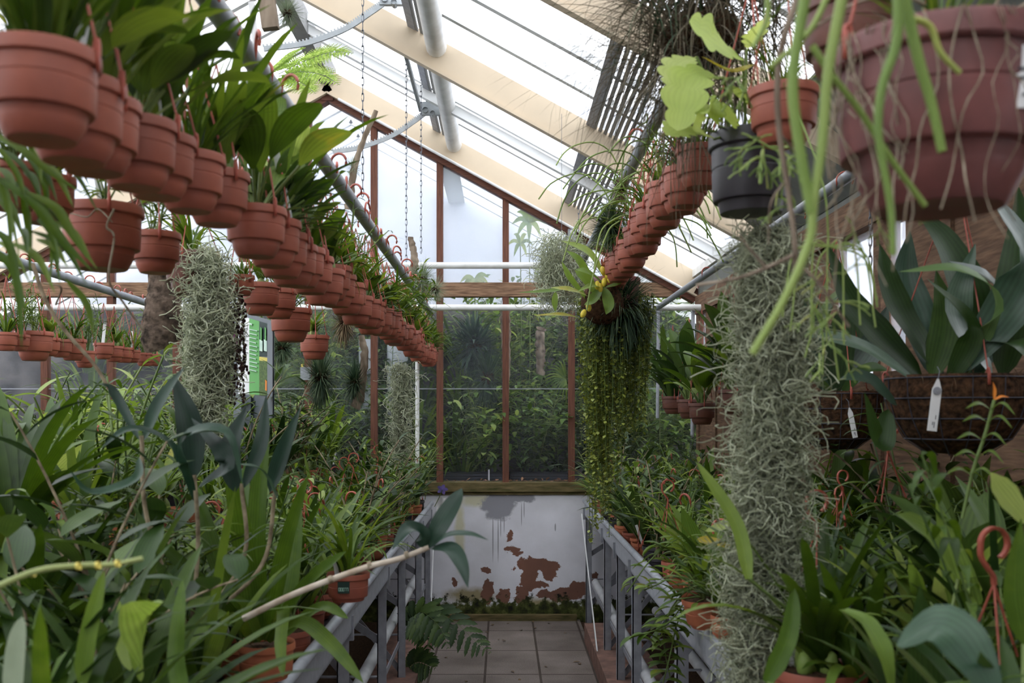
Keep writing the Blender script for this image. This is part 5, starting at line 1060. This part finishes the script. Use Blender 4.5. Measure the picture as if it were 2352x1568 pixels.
big = [(((2180, 870, 2.4), (2300, 730, 2.35), (2360, 600, 2.3), (2290, 480, 2.25), (2230, 440, 2.2)), 95, .35), (((2250, 870, 2.5), (2230, 700, 2.5), (2170, 560, 2.5), (2095, 475, 2.5)), 95, .12), (((2200, 870, 2.45), (2290, 700, 2.3), (2210, 620, 2.15), (2065, 624, 2.05)), 42, .9), (((2150, 870, 2.5), (2110, 740, 2.55), (2080, 640, 2.6), (2090, 530, 2.6)), 80, .2),
       (((2120, 870, 2.5), (2010, 760, 2.5), (1950, 690, 2.5), (1900, 560, 2.5)), 80, .1), (((2300, 870, 2.4), (2330, 700, 2.4), (2345, 560, 2.45), (2340, 430, 2.5)), 90, .15), (((2230, 870, 2.45), (2320, 720, 2.5), (2270, 640, 2.4), (2180, 600, 2.35)), 60, .3), (((2180, 880, 2.4), (2230, 750, 2.35), (2130, 640, 2.3)), 50, .3), (((2140, 870, 2.45), (2170, 740, 2.5), (2150, 620, 2.55)), 60, .45),
       (((2110, 880, 2.45), (1990, 800, 2.4), (1880, 770, 2.35), (1790, 760, 2.3)), 40, .6), (((2220, 860, 2.5), (2280, 800, 2.4), (2340, 790, 2.3), (2390, 850, 2.25)), 70, .3), (((2200, 870, 2.5), (2260, 760, 2.6), (2320, 650, 2.7)), 70, .1), (((2060, 930, 2.45), (1990, 870, 2.4), (1930, 870, 2.35)), 46, .25), (((2040, 940, 2.45), (2020, 1020, 2.4), (1985, 900, 2.35)), 50, .3), (((2170, 870, 2.5), (2060, 700, 2.45), (2020, 560, 2.45)), 70, .12), (((2280, 860, 2.45), (2200, 720, 2.4), (2240, 560, 2.4)), 64, .5)]
basket((1.14, 2.5, 1.69), .17, 'wide fibre basket with long blue-green leaves and a white tag', [(a, b_, c_, None) for a, b_, c_ in big])
mid_ = [(((1920, 905, 3.4), (1880, 800, 3.4), (1840, 700, 3.35), (1800, 650, 3.3)), 60, .3), (((1920, 905, 3.4), (1930, 780, 3.4), (1960, 660, 3.4)), 60, .15), (((1920, 905, 3.4), (1850, 860, 3.3), (1790, 840, 3.2)), 40, .6), (((1920, 905, 3.4), (2000, 800, 3.4), (2040, 700, 3.4)), 56, .2), (((1910, 905, 3.4), (1860, 740, 3.45), (1850, 620, 3.5)), 56, .1), (((1930, 905, 3.4), (1990, 850, 3.3), (2040, 850, 3.25)), 40, .4), (((1900, 905, 3.4), (1830, 780, 3.5), (1760, 740, 3.5)), 50, .35), (((1930, 905, 3.4), (1960, 740, 3.5), (1900, 600, 3.5)), 50, .3)]
basket((1.14, 3.4, 1.67), .15, 'smaller fibre basket of dark leaves behind the moss column', [(a, b_, c_, None) for a, b_, c_ in mid_])
def wtag(px, py, Y, h, w_, tilt, label, clip=True):
    t = empty('hanging_tag', P(px, py, Y), label, 'plant tag', rot=(0, tilt, 0)); b = MB(); box(b, (-w_/2, -.001, -h), (w_/2, .001, 0)); b.add([(-w_/2, 0, 0), (w_/2, 0, 0), (w_*.1, 0, w_*1.1), (-w_*.1, 0, w_*1.1)], [(0, 1, 2, 3)]); part('strip', b, 'white', t, False)
    b = MB()
    for x, z0, z1 in ((.004, -h*.62, -h*.72), (-.001, -h*.78, -h*.86), (.0025, -h*.78, -h*.92)): bar(b, (x*w_/.02, -.0015, z0), (x*w_/.02, -.0015, z1), .0013, .0008, up=(0, 1, 0))
    part('writing', b, 'ink', t, False)
    if clip: b = MB(); lathe(b, [(.001, .004), (w_*.42, .003), (w_*.44, 0)], 16); o = part('stud', b, 'steel2', t); o.rotation_euler.x = PI/2; o.location = (0, -.0012, -w_*.2)
    b = MB(); tubes(b, np.array([[0, 0, w_], [.003, .004, w_+.02], [0, .012, w_+.03]]), .001, 4); part('tie', b, 'chain', t)
wtag(2152, 893, 2.26, .096, .0215, .12, 'white tag with a grey stud hanging on the wide fibre basket'); wtag(1953, 948, 3.15, .08, .016, -.2, 'white tag hanging on the smaller fibre basket', False)
t = empty('orange_tipped_orchid', P(2285, 890, 1.9), 'cane tipped with an orange and white flower below the wide basket', 'flower'); b = MB()
for pts, w_ in ((((2283, 918, 1.9), (2284, 895, 1.9), (2280, 876, 1.9)), 8), (((2284, 918, 1.9), (2300, 910, 1.9), (2318, 912, 1.9)), 6)): hleaf(b, pts, w_, 'lance', .4, .3)
wpart('petals', b, 'orange', t); b = MB(); htube(b, ((2284, 918, 1.9), (2262, 1000, 1.9), (2235, 1080, 1.9), (2210, 1190, 1.9)), 4, 7, .5); wpart('stem', b, 'stem', t); b = MB()
for k, (px, py) in enumerate(((2275, 940), (2268, 970), (2255, 1010), (2248, 1050), (2230, 1090))):
    for sg in (-1, 1): hleaf(b, ((px, py, 1.9), (px+sg*28, py-14, 1.87), (px+sg*58, py+6+8*sg, 1.85)), 11, 'lance', .5, .3)
wpart('leaves', b, 'mid', t)
# --- right foreground leaves and hooks
def hook(px, py, Y, hpx, label, rot=0, lean=0):
    """free hanger of a bench pot: (px, py) is the top of the hook"""
    s = hpx/150; p = P(px, py, Y); par = nearest(p); t = link(bpy.data.objects.new('hanger', None)); t.parent = par; t.location = Vector(p)-par.location; t.rotation_euler = (0, lean, rot); k = hpx*Y/F; b = MB(); pts = []
    for u in np.linspace(-.35*PI, PI, 14): pts.append((.28*k*math.cos(u), 0, -.28*k+.28*k*math.sin(u)))
    pts += [(-.27*k, 0, -.5*k), (-.12*k, 0, -.72*k), (-.02*k, 0, -.85*k), (0, 0, -1.0*k)]
    c_ = spline(pts, 50); T = nrm(np.gradient(c_, axis=0)); b2 = MB()
    for i in range(49): bar(b, c_[i], c_[i+1]+T[i]*.0006, .055*k, .10*k, up=(0, 1, 0))
    part('hook', b, 'red', t, False); b = MB()
    for a in (0, 2.1, 4.2): tubes(b, np.array([[0, 0, -.98*k], [.45*k*math.cos(a)*.5, .45*k*math.sin(a)*.5, -1.6*k], [.5*k*math.cos(a), .5*k*math.sin(a), -2.3*k]]), .022*k, 6)
    part('straps', b, 'red', t); return t
hook(2283, 1212, 1.62, 130, 'largest red plastic hook standing up from the near pots', .25); hook(1876, 1126, 2.35, 90, 'red hook right of the moss column, standing clear of the leaves', .2)
hook(1534, 1102, 3.6, 50, 'red hook above the far end of the narrow bench rail', .1); hook(1936, 1080, 2.9, 46, 'small red hook behind the standing one', .2); hook(1928, 1118, 2.7, 40, 'smaller red hook tilted in front of its neighbour', .5, .2); hook(2040, 950, 2.7, 90, 'openwork red hook under the smaller fibre basket', -.2)
hook(812, 1040, 4.6, 40, 'red hook rising from the plants beside the tall mullion'); hook(700, 1100, 3.6, 60, 'twin red hook among the leaves behind the bright plant', .6); hook(790, 1050, 4.9, 36, 'small red hook on the wide bench near the flowers', .3); hook(868, 1022, 6.0, 34, 'farthest red hook on the wide bench', .4)
for pts, w_, mt, tn, pf, lab, nm_ in ((((2060, 1480, 1.35), (2160, 1440, 1.3), (2240, 1520, 1.27), (2300, 1640, 1.25)), 130, 'blue', .7, 'lance', 'broad blue-green leaf bending down at the bottom of the picture', (-.2, -.5, .8)),
                                      (((1935, 1400, 1.7), (1990, 1430, 1.65), (2030, 1500, 1.6), (2050, 1600, 1.6)), 58, 'light', .25, 'strap', 'pale strap leaf bending over in front of the small terracotta pot', (.3, -.6, .7)),
                                      (((2360, 1200, 1.6), (2300, 1130, 1.6), (2275, 1085, 1.6)), 84, 'light', .75, 'lance', 'pale pleated leaf at the picture edge above the largest hook', (.2, -.7, .5)),
                                      (((2200, 1330, 1.8), (2130, 1230, 1.75), (2060, 1180, 1.7)), 90, 'light', .2, 'lance', 'yellow-green pleated leaf left of the largest hook', (.5, -.6, .6)),
                                      (((2352, 1480, 1.5), (2330, 1350, 1.5), (2345, 1190, 1.5)), 60, 'mid', .5, 'lance', 'upright green leaf at the picture edge beside the largest hook', (0, -1, .2)),
                                      (((2240, 1480, 1.9), (2200, 1330, 1.9), (2150, 1150, 1.9)), 80, 'light', .55, 'lance', 'tall pale pleated leaf behind the yellow-green one', (0, -1, .2)),
                                      (((1720, 1330, 1.9), (1690, 1200, 1.95), (1600, 1060, 2.0)), 34, 'mid', .7, 'strap', 'long strap leaf crossing behind the moss column', (0, -.8, .5)),
                                      (((1620, 1220, 2.6), (1700, 1200, 2.6), (1740, 1230, 2.6)), 30, 'light', .95, 'lance', 'yellowing leaf beside the moss column', (0, -.6, .7)),
                                      (((1600, 1240, 2.7), (1640, 1245, 2.7), (1700, 1265, 2.65)), 26, 'light', .99, 'lance', 'yellow leaf above the tilted terracotta pot', (0, -.6, .7)),
                                      (((1760, 1568, 1.7), (1810, 1460, 1.75), (1825, 1350, 1.8)), 44, 'mid', .5, 'strap', 'upright strap leaf right of the moss foot', (0, -1, .2))):
    b = MB(); hleaf(b, pts, w_, pf, tn, .22, 7, nm=nm_, ripple=.04); plant_leaf(b, pts, mt)
t = empty('potted_orchid', P(1880, 1535, 2.0), 'green-bulbed plant in a terracotta pot at the bottom of the picture', 'potted plant'); pot_parts(t, .092, 'terra', None, saucer=False); b = MB()
for i in range(13): a = U(0, 6.28); r_ = U(0, .06); ellipsoid(b, (r_*math.cos(a), r_*math.sin(a), .012), (.018, .018, .03), U(.3, .9), tilt=(U(-.3, .3), U(-.3, .3), 0))
part('pseudobulbs', b, 'cactus', t); plant_parts(t, 'strapE', scale=.8); add_stake(t, .09, 2.2, .05)
t = empty('potted_orchid', P(1620, 1370, 2.95), 'tilted terracotta pot on the narrow bench rail with paired tags', 'potted plant', rot=(.1, -.15, 0)); pot_parts(t, .07, 'clay', None, saucer=False); add_stake(t, .07, -.6, .10); add_stake(t, .07, -.3, .11); plant_parts(t, 'denseA', scale=.9)
t = empty('potted_orchid', P(1672, 1416, 2.66), 'small clay pot between the tilted pot and the moss foot', 'potted plant'); pot_parts(t, .045, 'clay', None, saucer=False); plant_parts(t, 'strapC', scale=.7)

# --- sign board
t = empty('sign_board', P(575, 820, 5.2), 'upright information board with white and green text panels', 'sign')
def sp_(px, py, d=0): 
    Y = 5.45+(px-545)*(-.0055); q = P(px, py, Y); q[1] -= d; return q-np.array(t.location)
def panel(nm, x0, x1, yt0, yt1, yb0, yb1, mat, d, parent=None, label=None):
    f = [sp_(x0, yt0, d), sp_(x1, yt1, d), sp_(x1, yb1, d), sp_(x0, yb0, d)]; b_ = [q+np.array([0, .012, 0]) for q in f]; m = MB(); m.add(f+b_, [(0, 3, 2, 1), (4, 5, 6, 7), (0, 1, 5, 4), (1, 2, 6, 5), (2, 3, 7, 6), (3, 0, 4, 7)]); return part(nm, m, mat, parent or t, False, label)
ft = lambda x: 711+(x-540)*.30
panel('frame', 536, 629, ft(536), ft(629), 960, 960, 'sign', 0)
wp = panel('white_panel', 549, 574, ft(549)+10, ft(574)+10, 905, 905, 'white', .014); gp = panel('green_panel', 574, 597, ft(574)+10, ft(597)+10, 907, 907, 'green', .014)
panel('picture_panel', 597, 617, ft(597)+10, ft(617)+10, 818, 818, 'signdark', .014); panel('picture_band', 597, 617, 819, 822, 828, 830, 'yellow', .014); panel('picture_panel', 597, 617, 828, 830, 908, 908, 'signgreen', .014); panel('magenta_panel', 538, 546, 760, 762, 792, 792, 'magenta', .016)
panel('sign_edge', 617, 629, ft(617)+6, ft(629)+3, 960, 960, 'sign', .03)
for k in range(11):
    y_ = 748+k*9.2
    panel('text_line', 552, 570-(k % 3), y_+2, y_+6, y_+3.6, y_+7.6, 'box', .029, wp) if k < 7 else None
    panel('text_line', 576, 594-(k % 4), y_+8, y_+12, y_+10, y_+14, 'signpale', .029, gp)
panel('text_line', 552, 559, 735, 737, 738, 740, 'box', .029, wp); panel('text_line', 576, 582, 742, 744, 746, 748, 'signpale', .029, gp)
for x0_ in (599, 609): panel('picture_flower', x0_, x0_+7, 780, 784, 806, 808, 'signpale', .029); panel('picture_flower', x0_+2, x0_+5, 752, 755, 782, 782, 'green', .029)
panel('picture_flower', 612, 616, 872, 876, 896, 898, 'orange', .029)
b = MB(); box(b, (-.05, .01, -1.9), (.0, .06, -.2)); part('post', b, 'sign', t, False)

# --- second house: planting behind the gable glass
zt = .98
b = MB(); box(b, (-4.3, YW+.30, .90), (2.5, 9.3, .98)); o = tag(part('display_bench', b, 'tray', None, False), 'dark planting bench behind the gable glass', 'bench')
def back(name, kind, px, Y, sc, label, z=zt, cat='shrub', grp=None):
    t = empty(name, ((px-CX)*Y/F, Y, z), label, cat, grp)
    for nm, me in kind: o = part(nm, me, None, t); o.scale = (sc,)*3; o.rotation_euler.z = R.uniform(0, 6)
    return t
sh1 = f_shrub(.95, .5, 9, .12, .045, 330, mat='backleaf'); sh2 = f_shrub(1.1, .7, 10, .13, .022, 330, mat='light'); sh3 = f_shrub(.7, .7, 8, .12, .05, 240, mat='dark', prof='oval'); gr = f_grass(420, .55, .008, 'dark', rad=.12); st = f_strap(46, .75, .03, spread=2); bl = f_broad(22, .34, .15, mat='backleaf', stalk=.8)
tubt = [sh1, sh2, sh3, gr, st, bl]
desc = ['leafy green shrub', 'slender yellow-green shrub', 'dark oval-leaved shrub', 'dark grassy clump', 'arching strap-leaved clump', 'large-leaved shade plant']
spots = {}
k = 0
panes = {'pane at the vine side': (1180, 1310), 'middle pane': (1020, 1155), 'pane by the slim white post': (870, 1005), 'pane left of tall mullion': (715, 855), 'pane behind the sign': (565, 705), 'pane behind the vine': (1330, 1460), 'pane by the bent white pipe': (1480, 1600), 'panes behind the staging': (100, 540)}
for pn, (xa, xb) in panes.items():
    for rowi, (Y, dz, word) in enumerate(((8.3, 0, 'front'), (8.6, .25, 'second'), (8.9, .6, 'third'), (9.15, 1.0, 'back'))):
        for j in range(2):
            kk = (k*5+rowi*2+j*3) % 6; k += 1; px = xa+(xb-xa)*(j+.5)/2+R.uniform(-12, 12)
            back('background_plant', tubt[kk], px, Y, R.uniform(.8, 1.1), '%s, %s rank, %s half of %s' % (desc[kk], word, ('left', 'right')[j], pn), zt+dz, 'plant', 'plants behind the gable glass')
tuftball(1090, 795, 8.5, 62, 'dark leafy ball hanging behind the middle pane', 10, 'dark', .01, name='hanging_bush'); 
o = C.objects[-1].parent; sh = f_tuft(520, .17, .03, 'blue', .16, lo=-1.5); part('foliage', sh[0][1], None, o)
def fan(px, py, Y, rpx, label, n=16, mat='mid', a0=0, a1=2*PI, stem=None, w=.16):
    t = empty('fan_leaf_plant', P(px, py, Y), label, 'plant'); b = MB(); r = rpx*Y/F
    for a in np.linspace(a0, a1, n): c_ = np.array([[0, 0, 0], [r*.5*math.cos(a), -.05, r*.5*math.sin(a)+.02], [r*math.cos(a), -.02, r*math.sin(a)-r*.15]]); leaves(b, spline(c_, 7), r*w/2, np.broadcast_to(np.array([0, -1, .2]), (7, 3)), 'lance', .2, 3, U(.3, .8))
    part('leaves', b, mat, t)
    if stem: b = MB(); tubes(b, np.array([[0, 0, 0], [.01, .02, stem*.5], [.0, .05, stem]]), .005, 6, .4); part('stem', b, 'stem', t)
fan(1215, 510, 8.6, 40, 'tall plant with palmate leaves behind the upper glass', 9, 'light', stem=-1.9, w=.3); fan(1195, 560, 8.7, 30, 'lower palmate leaf beneath the tall one', 7, 'light', stem=-1.4, w=.3); fan(1090, 640, 8.6, 34, 'palmate leaf showing between transom and upper pipe', 8, 'light', -3, .2, stem=-1.2, w=.3)
fan(1300, 870, 8.4, 56, 'narrow palm fan beside the vine', 16, 'mid', PI*.55, PI*1.5, w=.07); fan(640, 890, 8.3, 70, 'wide palm fan behind the sign', 20, 'mid', .2, 2.9, w=.07); fan(1550, 980, 8.2, 60, 'palm fan by the bent white pipe', 16, 'mid', .2, 3, w=.08)
for px, r_, lab in ((846, 22, 'pale standing cylinder behind the tall mullion'), (913, 24, 'pale standing cylinder behind the slim white post')):
    b = MB(); q = P(px, 780, 8.9); rr = r_*8.9/F; lathe(b, [(.001, 0), (rr, 0), (rr, -.9), (rr*1.05, -.92), (rr*1.05, -1.2)], 22, (q[0], q[1], q[2])); tag(part('pale_cylinder', b, 'column'), lab, 'cylinder')
for px, lab in ((1085, 'black ribbed tray behind the middle pane'), (1240, 'black ribbed tray behind the pane beside the vine')):
    t = empty('seed_tray', (*P(px, 1080, 8.12)[:2], .98), lab, 'tray'); b = MB(); w_ = .24; box(b, (-w_, -.11, .0), (w_, .11, .15)); part('tub', b, 'tray', t, False); b = MB()
    for k in range(6): box(b, (-w_-.004, -.115, .02+k*.022), (w_+.004, .115, .028+k*.022))
    part('ribs', b, 'ink', t, False)
b = MB(); box(b, (P(1123, 1090, 8.0)[0]-.006, 7.99, 1.07), (P(1123, 1090, 8.0)[0]+.006, 7.992, 1.16)); tag(part('name_tag', b, 'white', None, False), 'white tag standing on the ledge behind the middle pane', 'plant tag')
b = MB(); n = 60; c_, n_ = arcs(np.stack([U(-.5, .6, n), U(YW+.10, YW+.2, n), np.full(n, 1.075)], -1), U(0, 6.28, n), U(0, .4, n), U(.02, .06, n), U(-.8, 1.2, n), 5); leaves(b, c_, U(.006, .016, n), n_, 'oval', .4, 3, .5); tag(part('leaf_litter', b, 'litter'), 'dead brown leaves lying on the ledge behind the glass', 'dead leaves', kind='stuff')
b = MB(); n = 26; c_, n_ = arcs(np.stack([U(-.4, .5, n), U(5, 7.7, n), np.full(n, .004)], -1), U(0, 6.28, n), U(0, .3, n), U(.02, .05, n), U(-.3, .8, n), 5); leaves(b, c_, U(.006, .012, n), n_, 'oval', .4, 3, .5); tag(part('floor_litter', b, 'dry'), 'small dry leaves scattered on the paving', 'dead leaves', kind='stuff')
t = empty('wall_socket_box', P(702, 858, 7.7), 'grey box on the brown post below the second-line pots', 'electrical box'); b = MB(); box(b, (-.035, -.03, -.05), (.035, .03, .05)); part('housing', b, 'box', t, False); b = MB(); box(b, (-.033, -.012, .05), (-.02, .012, .075)); part('switch', b, 'yellow', t, False)

# ================================================================== LIGHT, CAMERA
w = bpy.data.worlds.new('overcast_sky'); bpy.context.scene.world = w; w.use_nodes = True
nt = w.node_tree; bg = nt.nodes['Background']; bg.inputs[0].default_value = (.98, .99, 1.0, 1); bg.inputs[1].default_value = 2.6
cam = bpy.data.cameras.new('camera'); co = link(bpy.data.objects.new('camera', cam))
co.location = (0, 0, EYE); co.rotation_euler = (PI/2, 0, 0)
cam.sensor_width = 36; cam.lens = 36*F/2352; cam.shift_x = (1176-CX)/2352; cam.shift_y = -(784-CY)/2352
cam.clip_start = .05; cam.clip_end = 200
cam.dof.use_dof = True; cam.dof.focus_distance = 5.2; cam.dof.aperture_fstop = 5.0
sc = bpy.context.scene; sc.camera = co
sc.view_settings.view_transform = 'Standard'; sc.view_settings.look = 'None'; sc.view_settings.gamma = 1; sc.view_settings.exposure = .45
sc.cycles.max_bounces = 8; sc.cycles.transparent_max_bounces = 12; sc.cycles.diffuse_bounces = 4
